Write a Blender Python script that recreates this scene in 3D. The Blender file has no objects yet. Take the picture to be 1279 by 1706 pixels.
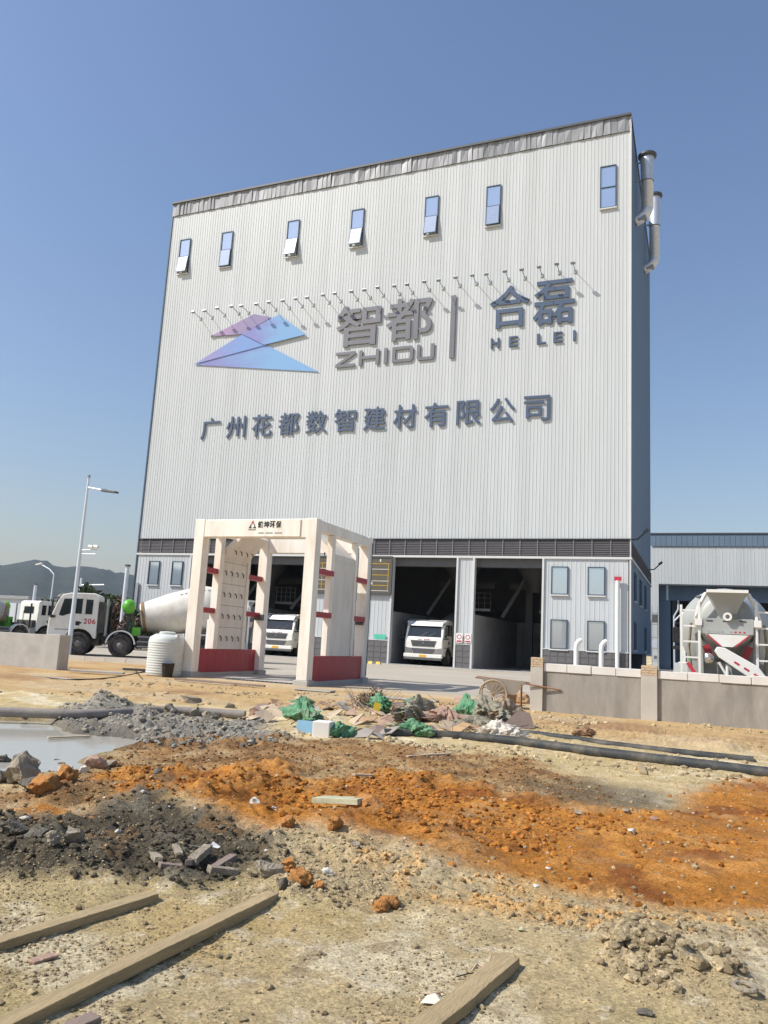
import bpy, math, random
import numpy as np
from mathutils import Matrix, Vector
random.seed(7)
rng = np.random.default_rng(11)
S = bpy.context.scene
COL = S.collection
R = math.radians

# ------------------------------------------------------------------ camera
EYE = 1.38
FPX, PIT, YAW, ROLL = 1297.25, 0.1636, 0.3913, 0.0535
_cy, _sy = math.cos(YAW), math.sin(YAW)
FWD = Vector((-_sy*math.cos(PIT), _cy*math.cos(PIT), math.sin(PIT)))
_r = Vector((_cy, _sy, 0)); _u = _r.cross(FWD)
RGT = math.cos(ROLL)*_r + math.sin(ROLL)*_u
UPV = -math.sin(ROLL)*_r + math.cos(ROLL)*_u
cam = bpy.data.cameras.new('camera')
cam.sensor_fit = 'VERTICAL'; cam.sensor_height = 36; cam.lens = FPX/1706*36
cam.clip_start = .05; cam.clip_end = 6000
camo = bpy.data.objects.new('camera', cam); COL.objects.link(camo)
camo.matrix_world = Matrix(((RGT.x, UPV.x, -FWD.x, 0), (RGT.y, UPV.y, -FWD.y, 0), (RGT.z, UPV.z, -FWD.z, EYE), (0, 0, 0, 1)))
S.camera = camo

# ------------------------------------------------------------------ sky and sun
SUN_EL = R(47.0)
SUN_DIR = Vector((-.795*math.cos(SUN_EL), -.607*math.cos(SUN_EL), math.sin(SUN_EL)))   # towards the sun
W = bpy.data.worlds.new('World'); S.world = W; W.use_nodes = True
wn = W.node_tree; wn.nodes.clear()
sky = wn.nodes.new('ShaderNodeTexSky'); sky.sky_type = 'NISHITA'; sky.sun_disc = False
sky.sun_elevation = SUN_EL; sky.sun_rotation = math.atan2(-.795, -.607)
sky.altitude = 0; sky.air_density = 1.6; sky.dust_density = 1.5; sky.ozone_density = 4.6
bg = wn.nodes.new('ShaderNodeBackground'); bg.inputs[1].default_value = .109
wo = wn.nodes.new('ShaderNodeOutputWorld')
tint = wn.nodes.new('ShaderNodeVectorMath'); tint.operation = 'MULTIPLY'; tint.inputs[1].default_value = (1.02, .97, 1.05)
wn.links.new(sky.outputs[0], tint.inputs[0]); wn.links.new(tint.outputs[0], bg.inputs[0]); wn.links.new(bg.outputs[0], wo.inputs[0])
sl = bpy.data.lights.new('sun', 'SUN'); sl.energy = 4.3; sl.angle = R(.53); sl.color = (1, .955, .885)
so = bpy.data.objects.new('sun', sl); COL.objects.link(so)
so.rotation_euler = SUN_DIR.to_track_quat('Z', 'Y').to_euler(); so.location = (-20, -15, 40)
S.view_settings.view_transform = 'Standard'; S.view_settings.look = 'None'
S.view_settings.gamma = 1; S.view_settings.exposure = .27; S.view_settings.use_curve_mapping = False
S.cycles.use_denoising = True
S.cycles.max_bounces = 8
S.render.film_transparent = False

# ------------------------------------------------------------------ helpers
def ground_at(px, py, z=0.0):                 # picture pixel -> point on the plane at height z
    d = FWD + (px-639.5)/FPX*RGT - (py-853)/FPX*UPV
    t = (z-EYE)/d.z
    return Vector((d.x*t, d.y*t, z))

def tag(o, label, cat, group=None):
    o['label'] = label; o['category'] = cat
    if group: o['group'] = group
    return o
def setting(o, kind='structure'):
    o['kind'] = kind; return o
def thing(name, label, cat, loc=(0, 0, 0), rz=0, group=None):
    o = bpy.data.objects.new(name, None); COL.objects.link(o)
    o.location = loc; o.rotation_euler = (0, 0, rz); o.empty_display_size = .2
    return tag(o, label, cat, group)

class MB:
    def __init__(s): s.v = []; s.f = []
    def add(s, vs, fs):
        n = len(s.v); s.v += [tuple(p) for p in vs]; s.f += [tuple(i+n for i in f) for f in fs]; return s
    def box(s, x0, x1, y0, y1, z0, z1):
        return s.add([(x0,y0,z0),(x1,y0,z0),(x1,y1,z0),(x0,y1,z0),(x0,y0,z1),(x1,y0,z1),(x1,y1,z1),(x0,y1,z1)],
                     [(0,3,2,1),(4,5,6,7),(0,1,5,4),(1,2,6,5),(2,3,7,6),(3,0,4,7)])
    def obox(s, c, ax, ay, az):               # oriented box: centre and three half axes
        c, ax, ay, az = map(Vector, (c, ax, ay, az))
        vs = [c+sx*ax+sy*ay+sz*az for sz in (-1,1) for sx, sy in ((-1,-1),(1,-1),(1,1),(-1,1))]
        return s.add(vs, [(0,3,2,1),(4,5,6,7),(0,1,5,4),(1,2,6,5),(2,3,7,6),(3,0,4,7)])
    def tube(s, pts, r, n=10, cap=True, r1=None):
        pts = [Vector(p) for p in pts]; m = len(pts)
        rs = r if isinstance(r, (list, tuple)) else [r + ((r1 if r1 is not None else r)-r)*i/(m-1) for i in range(m)]
        vs = []; prev = None
        for i, p in enumerate(pts):
            t = (pts[min(i+1, m-1)]-pts[max(i-1, 0)]).normalized()
            if prev is None:
                a = Vector((0,0,1)) if abs(t.z) < .9 else Vector((1,0,0)); u = t.cross(a).normalized()
            else: u = (prev - t*prev.dot(t)).normalized()
            prev = u; w = t.cross(u)
            for k in range(n):
                q = 2*math.pi*k/n; vs.append(p + rs[i]*(math.cos(q)*u+math.sin(q)*w))
        fs = []
        for i in range(m-1):
            for k in range(n):
                k2 = (k+1) % n; fs.append((i*n+k, i*n+k2, (i+1)*n+k2, (i+1)*n+k))
        if cap: fs += [tuple(reversed(range(n))), tuple(range((m-1)*n, m*n))]
        return s.add(vs, fs)
    def lathe(s, c, axis, prof, n=24, cap=True):   # prof: (distance along axis, radius)
        c = Vector(c); t = Vector(axis).normalized()
        a = Vector((0,0,1)) if abs(t.z) < .9 else Vector((1,0,0)); u = t.cross(a).normalized(); w = t.cross(u)
        vs = [c+t*d+r*(math.cos(2*math.pi*k/n)*u+math.sin(2*math.pi*k/n)*w) for d, r in prof for k in range(n)]
        m = len(prof); fs = []
        for i in range(m-1):
            for k in range(n):
                k2 = (k+1) % n; fs.append((i*n+k, i*n+k2, (i+1)*n+k2, (i+1)*n+k))
        if cap: fs += [tuple(reversed(range(n))), tuple(range((m-1)*n, m*n))]
        return s.add(vs, fs)
    def prism(s, poly, plane, a, b):           # polygon extruded between a and b along the third axis
        n = len(poly)
        def P(p, h): return {'yz': (h, p[0], p[1]), 'xz': (p[0], h, p[1]), 'xy': (p[0], p[1], h)}[plane]
        vs = [P(p, a) for p in poly]+[P(p, b) for p in poly]
        fs = [tuple(range(n)), tuple(reversed(range(n, 2*n)))]+[(i, i+n, (i+1) % n+n, (i+1) % n) for i in range(n)]
        return s.add(vs, fs)
    def sheet(s, prof, z0, z1):                # open vertical sheet over a plan polyline
        n = len(prof)
        vs = [(x, y, z0) for x, y in prof]+[(x, y, z1) for x, y in prof]
        return s.add(vs, [(i, i+1, n+i+1, n+i) for i in range(n-1)])
    def mesh(s, name, m=None, smooth=False):
        me = bpy.data.meshes.new(name); me.from_pydata(s.v, [], s.f); me.validate()
        import bmesh
        if len(s.v) < 60000:
            b = bmesh.new(); b.from_mesh(me); bmesh.ops.recalc_face_normals(b, faces=b.faces); b.to_mesh(me); b.free()
        if m: me.materials.append(m)
        if smooth:
            me.polygons.foreach_set('use_smooth', [True]*len(me.polygons))
            me.set_sharp_from_angle(angle=R(40))
        me.update(); return me
    def build(s, name, m=None, parent=None, smooth=False, bevel=0):
        return link(name, s.mesh(name, m, smooth), parent, bevel)
def link(name, me, parent=None, bevel=0, loc=None, rot=None):
    o = bpy.data.objects.new(name, me); COL.objects.link(o)
    if parent: o.parent = parent
    if loc is not None: o.location = loc
    if rot is not None: o.rotation_euler = rot
    if bevel:
        b = o.modifiers.new('bevel', 'BEVEL'); b.width = bevel; b.segments = 2; b.limit_method = 'ANGLE'; b.angle_limit = R(35)
        b.harden_normals = False
    return o
def box(name, m, parent, *a, bevel=0): return MB().box(*a).build(name, m, parent, bevel=bevel)
def copy_tree(o, parent=None):
    c = o.copy(); COL.objects.link(c)
    if parent: c.parent = parent
    for ch in list(o.children): copy_tree(ch, c)
    return c

# ------------------------------------------------------------------ materials
def mat(name, col, rough=.6, metal=0., var=.12, scale=3., bump=0., bscale=40., dirt=None, damt=.35, dscale=1.2, stretch=(1, 1, 1), spec=.5):
    m = bpy.data.materials.new(name); m.use_nodes = True
    nt = m.node_tree; N = nt.nodes; L = nt.links; b = N['Principled BSDF']
    b.inputs['Roughness'].default_value = rough; b.inputs['Metallic'].default_value = metal
    b.inputs['Specular IOR Level'].default_value = spec
    tc = N.new('ShaderNodeTexCoord'); mp = N.new('ShaderNodeMapping'); mp.inputs['Scale'].default_value = stretch
    L.new(tc.outputs['Object'], mp.inputs['Vector'])
    no = N.new('ShaderNodeTexNoise'); no.inputs['Scale'].default_value = scale; no.inputs['Detail'].default_value = 6; no.inputs['Roughness'].default_value = .6
    L.new(mp.outputs[0], no.inputs['Vector'])
    rp = N.new('ShaderNodeValToRGB')
    rp.color_ramp.elements[0].position = .25; rp.color_ramp.elements[1].position = .75
    rp.color_ramp.elements[0].color = [c*(1-var) for c in col]+[1]; rp.color_ramp.elements[1].color = [min(1, c*(1+var)) for c in col]+[1]
    L.new(no.outputs['Fac'], rp.inputs['Fac']); out = rp.outputs['Color']
    if dirt:
        n2 = N.new('ShaderNodeTexNoise'); n2.inputs['Scale'].default_value = dscale; n2.inputs['Detail'].default_value = 8; n2.inputs['Roughness'].default_value = .68
        L.new(mp.outputs[0], n2.inputs['Vector'])
        r2 = N.new('ShaderNodeValToRGB'); r2.color_ramp.elements[0].position = .45; r2.color_ramp.elements[1].position = .72
        r2.color_ramp.elements[0].color = (0,0,0,1); r2.color_ramp.elements[1].color = (damt,damt,damt,1)
        L.new(n2.outputs['Fac'], r2.inputs['Fac'])
        mx = N.new('ShaderNodeMix'); mx.data_type = 'RGBA'
        L.new(r2.outputs['Color'], mx.inputs['Factor']); L.new(out, mx.inputs['A']); mx.inputs['B'].default_value = list(dirt)+[1]
        out = mx.outputs['Result']
    L.new(out, b.inputs['Base Color'])
    if bump:
        n3 = N.new('ShaderNodeTexNoise'); n3.inputs['Scale'].default_value = bscale; n3.inputs['Detail'].default_value = 5
        L.new(mp.outputs[0], n3.inputs['Vector'])
        bp = N.new('ShaderNodeBump'); bp.inputs['Strength'].default_value = bump; bp.inputs['Distance'].default_value = .02
        L.new(n3.outputs['Fac'], bp.inputs['Height']); L.new(bp.outputs[0], b.inputs['Normal'])
    return m
M = {}
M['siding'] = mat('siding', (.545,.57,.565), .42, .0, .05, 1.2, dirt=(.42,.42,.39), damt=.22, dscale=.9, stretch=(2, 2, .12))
def sheets(m, width, amt):
    nt = m.node_tree; N = nt.nodes; L = nt.links; b = N['Principled BSDF']; src = b.inputs['Base Color'].links[0].from_socket
    tc = N.new('ShaderNodeTexCoord'); sx = N.new('ShaderNodeSeparateXYZ'); L.new(tc.outputs['Object'], sx.inputs[0])
    d = N.new('ShaderNodeMath'); d.operation = 'DIVIDE'; d.inputs[1].default_value = width; L.new(sx.outputs['X'], d.inputs[0])
    f = N.new('ShaderNodeMath'); f.operation = 'FLOOR'; L.new(d.outputs[0], f.inputs[0])
    w = N.new('ShaderNodeTexWhiteNoise'); w.noise_dimensions = '1D'; L.new(f.outputs[0], w.inputs['W'])
    r = N.new('ShaderNodeMapRange'); r.inputs['To Min'].default_value = 1-amt; r.inputs['To Max'].default_value = 1+amt; L.new(w.outputs['Value'], r.inputs['Value'])
    v = N.new('ShaderNodeVectorMath'); v.operation = 'SCALE'; L.new(src, v.inputs[0]); L.new(r.outputs[0], v.inputs['Scale']); L.new(v.outputs[0], b.inputs['Base Color'])
sheets(M['siding'], .84, .035)
M['siding_low'] = mat('siding_low', (.53,.555,.56), .42, .0, .05, 1.2, dirt=(.36,.33,.27), damt=.35, dscale=.9, stretch=(2, 2, .15))
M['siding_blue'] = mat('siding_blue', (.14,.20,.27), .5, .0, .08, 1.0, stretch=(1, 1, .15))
M['flash'] = mat('flash', (.27,.275,.28), .5, .2, .3, 1.6, stretch=(2.5, 1, .2))
M['cap'] = mat('cap', (.07,.075,.08), .5)
M['louver'] = mat('louver', (.17,.165,.175), .55, .2, .12, .6)
M['trim'] = mat('trim', (.62,.62,.6), .5, 0, .05)
M['frame'] = mat('frame', (.06,.095,.13), .45, .3, .1)
M['glass'] = mat('glass', (.62,.70,.77), .04, .8, .04, .6)
M['glass2'] = mat('glass2', (.62,.68,.72), .12, .75, .06, 2.)
M['glass_dark'] = mat('glass_dark', (.012,.018,.02), .06, 0, .1, spec=.8)
M['letter_grey'] = mat('letter_grey', (.175,.172,.18), .42, .35, .10, .8)
M['letter_blue'] = mat('letter_blue', (.085,.115,.17), .42, .3, .10, .8)
M['block'] = mat('block', (.135,.13,.13), .8, 0, .18, 6, .3, 60)
M['mortar'] = mat('mortar', (.42,.41,.39), .9)
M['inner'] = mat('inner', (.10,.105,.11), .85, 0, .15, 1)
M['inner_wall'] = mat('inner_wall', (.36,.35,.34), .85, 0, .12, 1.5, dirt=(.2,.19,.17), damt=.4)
M['steel_dark'] = mat('steel_dark', (.12,.12,.12), .6, .2)
M['steel'] = mat('steel', (.66,.68,.70), .42, .6, .12, 4, .1, 12)
M['steel_grey'] = mat('steel_grey', (.35,.36,.37), .45, .5, .12)
M['white'] = mat('white', (.78,.77,.72), .45, 0, .05, 2, dirt=(.5,.44,.32), damt=.3, dscale=2)
M['cream'] = mat('cream', (.87,.82,.73), .45, 0, .05, 1.4, dirt=(.50,.40,.26), damt=.5, dscale=1.3, stretch=(2,2,.4))
M['spray'] = mat('spray', (.74,.69,.61), .5, 0, .06, 1.4, dirt=(.46,.38,.27), damt=.5, dscale=1.5, stretch=(2,2,.4))
M['red'] = mat('red', (.36,.022,.035), .38, 0, .14, 2, dirt=(.42,.12,.10), damt=.35, dscale=2.2, stretch=(3,3,.5))
M['red_print'] = mat('red_print', (.48,.035,.055), .5)
M['black'] = mat('black', (.012,.012,.013), .45)
M['rubber'] = mat('rubber', (.022,.021,.02), .85, 0, .25, 6, dirt=(.16,.13,.095), damt=.6, dscale=4)
M['rim'] = mat('rim', (.22,.21,.2), .6, .4, .2, 6, dirt=(.25,.2,.14), damt=.5)
M['cab'] = mat('cab', (.80,.79,.72), .35, 0, .05, 2, dirt=(.50,.44,.32), damt=.4, dscale=1.8)
M['drum'] = mat('drum', (.70,.67,.59), .5, 0, .08, 1.2, dirt=(.42,.35,.25), damt=.6, dscale=1.4)
M['drum_grey'] = mat('drum_grey', (.37,.385,.365), .45, 0, .1, 1.2, dirt=(.3,.27,.22), damt=.5, dscale=1.4)
M['chassis'] = mat('chassis', (.05,.05,.046), .7, 0, .3, 4, dirt=(.2,.16,.11), damt=.6, dscale=3)
M['green'] = mat('green', (.11,.42,.03), .38, 0, .12, 3)
M['grille'] = mat('grille', (.10,.10,.10), .5, .2, .2, 5)
M['lamp_glass'] = mat('lamp_glass', (.5,.5,.5), .12, .7, .3, 20)
M['plate'] = mat('plate', (.75,.40,.02), .5)
M['rust'] = mat('rust', (.30,.17,.09), .85, 0, .3, 8, .4, 40)
M['concrete'] = mat('concrete', (.43,.41,.37), .9, 0, .09, 1.2, .12, 50, dirt=(.24,.225,.20), damt=.55, dscale=1.1)
M['render_grey'] = mat('render_grey', (.335,.305,.26), .92, 0, .2, 2.2, .25, 40, dirt=(.215,.195,.165), damt=.8, dscale=1.7, stretch=(1.6,1.6,.5))
M['pier'] = mat('pier', (.50,.46,.39), .92, 0, .1, 2, .15, 40)
M['brick'] = mat('brick', (.56,.42,.27), .9, 0, .22, 7, .25, 50)
M['aac'] = mat('aac', (.72,.69,.63), .9, 0, .06, 3, .1, 60, dirt=(.5,.44,.34), damt=.35)
M['pole'] = mat('pole', (.66,.70,.75), .4, .2, .05)
M['pvc'] = mat('pvc', (.80,.79,.74), .4, 0, .04)
M['tank'] = mat('tank', (.60,.62,.58), .4, 0, .05, 2, dirt=(.5,.46,.38), damt=.35)
M['wood'] = mat('wood', (.41,.31,.165), .85, 0, .3, 5, .6, 25, stretch=(1, 9, 9), dirt=(.20,.145,.08), damt=.5)
M['card'] = mat('card', (.40,.26,.14), .9, 0, .15, 4, .1, 30)
M['card_pale'] = mat('card_pale', (.46,.36,.25), .9, 0, .14, 4, .1, 30)
M['card_dark'] = mat('card_dark', (.24,.18,.145), .9, 0, .2, 4, .1, 30)
M['card_grey'] = mat('card_grey', (.30,.27,.23), .9, 0, .16, 4, .1, 30)
M['net_green'] = mat('net_green', (.085,.27,.13), .6, 0, .6, 16, .9, 60, dirt=(.26,.27,.17), damt=.85, dscale=5)
M['sack'] = mat('sack', (.27,.24,.17), .8, 0, .4, 7, .9, 30, dirt=(.14,.14,.09), damt=.7, dscale=5)
M['sack_brown'] = mat('sack_brown', (.34,.25,.16), .8, 0, .4, 7, .9, 30, dirt=(.16,.12,.08), damt=.7, dscale=5)
M['cloth'] = mat('cloth', (.64,.58,.49), .9, 0, .12, 7, .5, 40)
M['blue'] = mat('blue', (.16,.32,.42), .6, 0, .12, 5)
M['yellow'] = mat('yellow', (.65,.42,.02), .5)
M['pipe_black'] = mat('pipe_black', (.04,.043,.043), .62, 0, .3, 4, dirt=(.20,.17,.125), damt=.75, dscale=3, spec=.3)
M['pipe_mud'] = mat('pipe_mud', (.27,.235,.20), .8, 0, .2, 5, .3, 30, dirt=(.11,.095,.08), damt=.6, dscale=4)
M['stone'] = mat('stone', (.30,.255,.185), .92, 0, .35, 16, .9, 60)
M['stone_pale'] = mat('stone_pale', (.60,.55,.46), .92, 0, .15, 9, .4, 30)
M['stone_dark'] = mat('stone_dark', (.13,.115,.085), .92, 0, .4, 16, .9, 60)
M['stone_pink'] = mat('stone_pink', (.36,.235,.17), .92, 0, .2, 9, .4, 30)
M['clod'] = mat('clod', (.46,.20,.05), .95, 0, .4, 22, 1., 70, dirt=(.20,.12,.06), damt=.7, dscale=9)
M['foliage'] = mat('foliage', (.055,.075,.03), .7, 0, .4, 3)
M['foliage_red'] = mat('foliage_red', (.11,.068,.042), .7, 0, .5, 3)
M['rope'] = mat('rope', (.42,.33,.22), .9, 0, .2)
M['bark'] = mat('bark', (.09,.07,.05), .9)
M['hill'] = mat('hill', (.026,.036,.026), .95, 0, .45, .03, dirt=(.045,.05,.03), damt=.7, dscale=.012)
M['board_brown'] = mat('board_brown', (.11,.095,.07), .4, 0, .15, 2)
M['sign_green'] = mat('sign_green', (.10,.52,.36), .5)
M['plank_green'] = mat('plank_green', (.42,.42,.28), .85, 0, .2, 4, .3, 25, stretch=(1, 8, 8))

# ------------------------------------------------------------------ ground: one sheet to the horizon
def _hash(ix, iy, s):
    h = (ix.astype(np.int64)*374761393 + iy.astype(np.int64)*668265263 + s*974634777) & 0x7fffffff
    h = ((h ^ (h >> 13))*1274126177) & 0x7fffffff
    return ((h ^ (h >> 16)) & 0xffff)/65535.0
def vnoise(x, y, s):
    ix = np.floor(x); iy = np.floor(y); fx = x-ix; fy = y-iy
    fx = fx*fx*fx*(fx*(fx*6-15)+10); fy = fy*fy*fy*(fy*(fy*6-15)+10)
    a = _hash(ix, iy, s); b = _hash(ix+1, iy, s); c = _hash(ix, iy+1, s); d = _hash(ix+1, iy+1, s)
    return (a+(b-a)*fx)*(1-fy)+(c+(d-c)*fx)*fy
def fbm(x, y, f, s, o=5, g=.5):
    t = 0; a = 1; n = 0
    for i in range(o):
        t = t+a*(vnoise(x*f+i*17.3, y*f-i*9.1, s+i)*2-1); n += a; a *= g; f *= 2.03
    return t/n
def clods(x, y, size, s, dens=.7):
    u = x/size; v = y/size; ix = np.floor(u); iy = np.floor(v); best = np.zeros_like(x)
    for dx in (-1, 0, 1):
        for dy in (-1, 0, 1):
            jx = ix+dx; jy = iy+dy
            px = jx+_hash(jx, jy, s); py = jy+_hash(jx, jy, s+7); r = .3+.5*_hash(jx, jy, s+3)
            on = _hash(jx, jy, s+5) < dens
            d2 = ((u-px)**2+(v-py)**2)/(r*r)
            best = np.maximum(best, np.where(on & (d2 < 1), r*np.sqrt(np.clip(1-d2, 0, 1)), 0))
    return best*size
def sdist(poly, x, y):                        # > 0 inside
    d = np.full(x.shape, 1e9); ins = np.zeros(x.shape, bool); n = len(poly)
    for i in range(n):
        ax, ay = poly[i]; bx, by = poly[(i+1) % n]
        ex, ey = bx-ax, by-ay; wx, wy = x-ax, y-ay
        t = np.clip((wx*ex+wy*ey)/(ex*ex+ey*ey+1e-12), 0, 1)
        d = np.minimum(d, (wx-ex*t)**2+(wy-ey*t)**2)
        c = ((ay <= y) & (by > y)) | ((by <= y) & (ay > y))
        xi = ax+(y-ay)/np.where(abs(by-ay) < 1e-9, 1e-9, by-ay)*(bx-ax)
        ins ^= c & (x < xi)
    d = np.sqrt(d); return np.where(ins, d, -d)
def sm(a, b, t):
    t = np.clip((t-a)/(b-a), 0, 1); return t*t*(3-2*t)
ZD = -.12
def gp(pts): return [tuple(ground_at(px, py, ZD)[:2]) for px, py in pts]
Z_ORANGE = gp([(300,1345),(330,1312),(420,1285),(520,1305),(640,1292),(760,1302),(860,1322),(1000,1342),(1110,1338),(1170,1310),(1400,1280),(1400,1540),(1279,1520),(1100,1510),(900,1478),(760,1455),(640,1420),(520,1395),(440,1398),(330,1375)])
Z_ORANGE2 = gp([(-60,1330),(20,1312),(60,1325),(120,1300),(230,1285),(400,1290),(400,1335),(250,1335),(120,1375),(40,1360)])
Z_BROWN = gp([(120,1285),(215,1235),(430,1232),(640,1238),(860,1265),(1040,1330),(900,1352),(640,1300),(420,1295),(250,1320)])
Z_DARK = gp([(-120,1375),(20,1355),(120,1365),(250,1330),(340,1365),(430,1390),(470,1410),(440,1440),(330,1480),(180,1470),(-120,1478)])
Z_DARK2 = gp([(860,1305),(980,1300),(1100,1318),(1180,1350),(1060,1362),(930,1335)])
Z_MUD = gp([(85,1198),(150,1170),(215,1172),(300,1196),(440,1205),(480,1235),(320,1250),(215,1235),(120,1228)])
Z_GRAVEL = gp([(440,1410),(560,1405),(680,1430),(800,1465),(960,1500),(1300,1540),(1300,1575),(1000,1560),(760,1520),(560,1500),(440,1490)])
Z_PEACH = gp([(600,1425),(760,1458),(900,1482),(1100,1512),(1300,1522),(1320,1565),(1180,1556),(1050,1550),(900,1535),(760,1515),(640,1478)])
Z_LUMPS = gp([(950,1580),(1040,1562),(1130,1585),(1250,1620),(1262,1652),(1150,1655),(1060,1640),(985,1610)])
Z_PUDDLE = gp([(-300,1188),(70,1194),(120,1215),(235,1226),(205,1240),(150,1262),(120,1280),(60,1284),(-300,1300)])
Z_CLAY = [(-60,13.9),(-11.2,13.2),(-9.4,14.2),(-7.6,14.0),(-5.5,15.0),(-3.0,15.0),(-1.5,14.3),(.5,14.2),(10,13.6),(40,13),(40,40),(-60,40)]
YARD = [(-90,24.6),(-16.4,24.6),(-16.4,19.3),(-3.2,19.3),(-3.2,18.55),(60,18.55),(60,110),(-90,110)]
BUMPS = [(385,1318,.45,.11),(330,1350,.28,.10),(425,1292,.35,.08),(470,1330,.3,-.10),(415,1345,.22,-.06),(395,1368,.25,.09),(560,1392,.45,.09),(690,1402,.5,.08),(800,1440,.5,.06),
         (185,1192,.42,.30),(260,1214,.4,.10),(140,1212,.3,.06),(40,1165,.5,.12),(110,1328,.25,.12),(200,1335,.3,.06),(100,1450,.35,.05),(250,1445,.3,.04),(30,1440,.3,.05),
         (600,1345,.4,-.04),(900,1420,.9,-.05),(1150,1400,.9,-.04),(560,1198,1.1,.07),(480,1198,.9,.05),(700,1206,1.1,.06),(800,1207,1.0,.05),
         (1060,1580,.14,.05),(1100,1610,.16,.05),(1180,1630,.2,.05),(980,1585,.16,.04),(1210,1650,.12,.03),(900,1590,.2,.03),(1200,1248,.5,.10),(1050,1225,.8,.06),(290,1162,.5,.06),(560,1365,.3,.05)]
BUMPS = [(*gp([(a, b)])[0], s, h) for a, b, s, h in BUMPS]
def soil(x, y):
    n1 = fbm(x, y, .9, 3, 5); n2 = fbm(x, y, 3.1, 21, 4); n3 = fbm(x, y, 9, 41, 3)
    wob = .28*n1+.16*n2+.05*n3
    k = np.clip(y/9, .35, 1.6)                # edges are softer farther off, where zones are metres long
    def mask(poly, soft): return sm(-soft, soft, sdist(poly, x, y)+wob*k)
    mo = np.maximum(mask(Z_ORANGE, .22)*(1-.18*sm(.1, .5, fbm(x, y, 1.6, 83, 4))), .95*mask(Z_ORANGE2, .16)*sm(-.25, .25, fbm(x, y, 2.4, 88, 4)+.15)); mpe = mask(Z_PEACH, .18)*sm(-.2, .2, fbm(x, y, 3.2, 91, 4)+.5*n3); mb = np.maximum(mask(Z_BROWN, .30), mask(Z_ORANGE2, .4)); md = mask(Z_DARK, .14); md2 = mask(Z_DARK2, .3)
    mm = mask(Z_MUD, .25); mg = mask(Z_GRAVEL, .2); ml = mask(Z_LUMPS, .12)*sm(-.3, .2, n2); mc = mask(Z_CLAY, .5)
    pud = sm(-.12, .22, sdist(Z_PUDDLE, x, y)+.9*wob*k)
    yard = sdist(YARD, x, y)+.25*n1+.08*n2
    z = ZD*(1-sm(13.8, 18.3, y))+.002
    for bx, by, s, h in BUMPS:
        q = ((x-bx)**2+(y-by)**2)/(2*s*s); z = z+h*np.exp(-np.minimum(q, 40))*(1+.5*n2)
    smooth = sm(-1.6, .2, x-.25*(y-7))*sm(5.2, 6.2, y)
    rough = np.clip(.12+1.0*mo*(.30+.7*sm(-.15, .35, n1+.5*n2))*(1-.75*smooth)+.75*md+.45*mb+1.1*mm+.5*mg+1.1*ml+.35*mc*(1-sm(15, 17, y)), 0, 1.25)
    far = sm(16.5, 19, y)
    near = 1-sm(60, 120, np.hypot(x, y))
    z = z+rough*(.042*n2+.024*n3+.16*clods(x+.05*n3, y+.05*n3, .21, 5, .25)+.26*clods(x+.02*n3, y+.03*n2, .10, 15, .4)+.42*clods(x+.012*n3, y, .055, 25, .55)+.03*fbm(x, y, 14, 71, 3, .7)+.022*fbm(x, y, 31, 72, 2, .7))*(1-.75*far)*near
    z = z+(.022*n1+.008*n2+.004*n3)*(1-.7*far)*near
    z = np.where(pud > 0, z*(1-pud)+(-.30)*pud, z)
    z = z-.075*sm(.15, .7, yard)
    # soil colours
    def C(r, g, b): return np.array([r, g, b])
    def blend(c, col, m): return c*(1-m[..., None])+col*m[..., None]
    base = np.empty(x.shape+(3,)); base[:] = C(.57, .44, .235)
    base = blend(base, C(.50, .39, .19), sm(-.1, .45, n1))
    base = blend(base, C(.72, .62, .41), sm(.10, .42, fbm(x, y, 1.3, 77, 5)+.25*n3)*.8)
    base = blend(base, C(.47, .33, .125), sm(.10, .45, fbm(x, y, 1.1, 97, 4))*.55)
    base = blend(base, C(.34, .25, .14), sm(.22, .5, fbm(x, y, 4.6, 131, 5, .65))*.75)
    base = blend(base, C(.70, .60, .42), sm(.25, .5, fbm(x, y, 6.5, 133, 4, .65))*.6)
    base = blend(base, C(.50, .34, .16), mc)
    base = blend(base, C(.36, .22, .11), mc*sm(.0, .5, fbm(x*.45, y, 1.2, 55, 4)))
    base = blend(base, C(.52, .40, .24), mc*sm(.1, .5, fbm(x*.4, y, .9, 58, 4))*.8)
    base = blend(base, C(.28, .255, .205), mm)
    base = blend(base, C(.335, .19, .078), mb*(.6+.4*sm(-.3, .3, n2))); base = blend(base, C(.17, .085, .035), mb*sm(.0, .4, fbm(x, y, 2.2, 61, 5))*.7)
    base = blend(base, C(.12, .095, .06), md2*.75)
    base = blend(base, C(.47, .37, .22), mg*.6)
    oc = np.empty(x.shape+(3,)); oc[:] = C(.46, .19, .034)
    oc = blend(oc, C(.54, .25, .06), sm(.05, .5, n2+.4*n1)); oc = blend(oc, C(.30, .145, .06), sm(.0, .45, fbm(x, y*1.6, 3.7, 67, 5))*.5); oc = blend(oc, C(.27, .095, .022), sm(.1, .5, fbm(x, y, 2.1, 63, 4)))
    base = base*(1-mo[..., None])+oc*mo[..., None]
    dk = np.empty(x.shape+(3,)); dk[:] = C(.10, .083, .055)
    dk = blend(dk, C(.165, .145, .105), sm(0, .5, n2)); dk = blend(dk, C(.20, .115, .05), sm(.12, .45, fbm(x, y, 2.6, 66, 4))*.7)
    base = base*(1-md[..., None])+dk*md[..., None]
    base = blend(base, C(.36, .295, .19), ml*.8)
    base = blend(base, C(.68, .41, .15), mpe*.85)
    wet = sm(-.35, .0, sdist(Z_PUDDLE, x, y)+.4*wob*k)
    base = base*(1-.45*wet[..., None])
    base = base*(1+.16*n3+.10*n2)[..., None]
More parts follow.
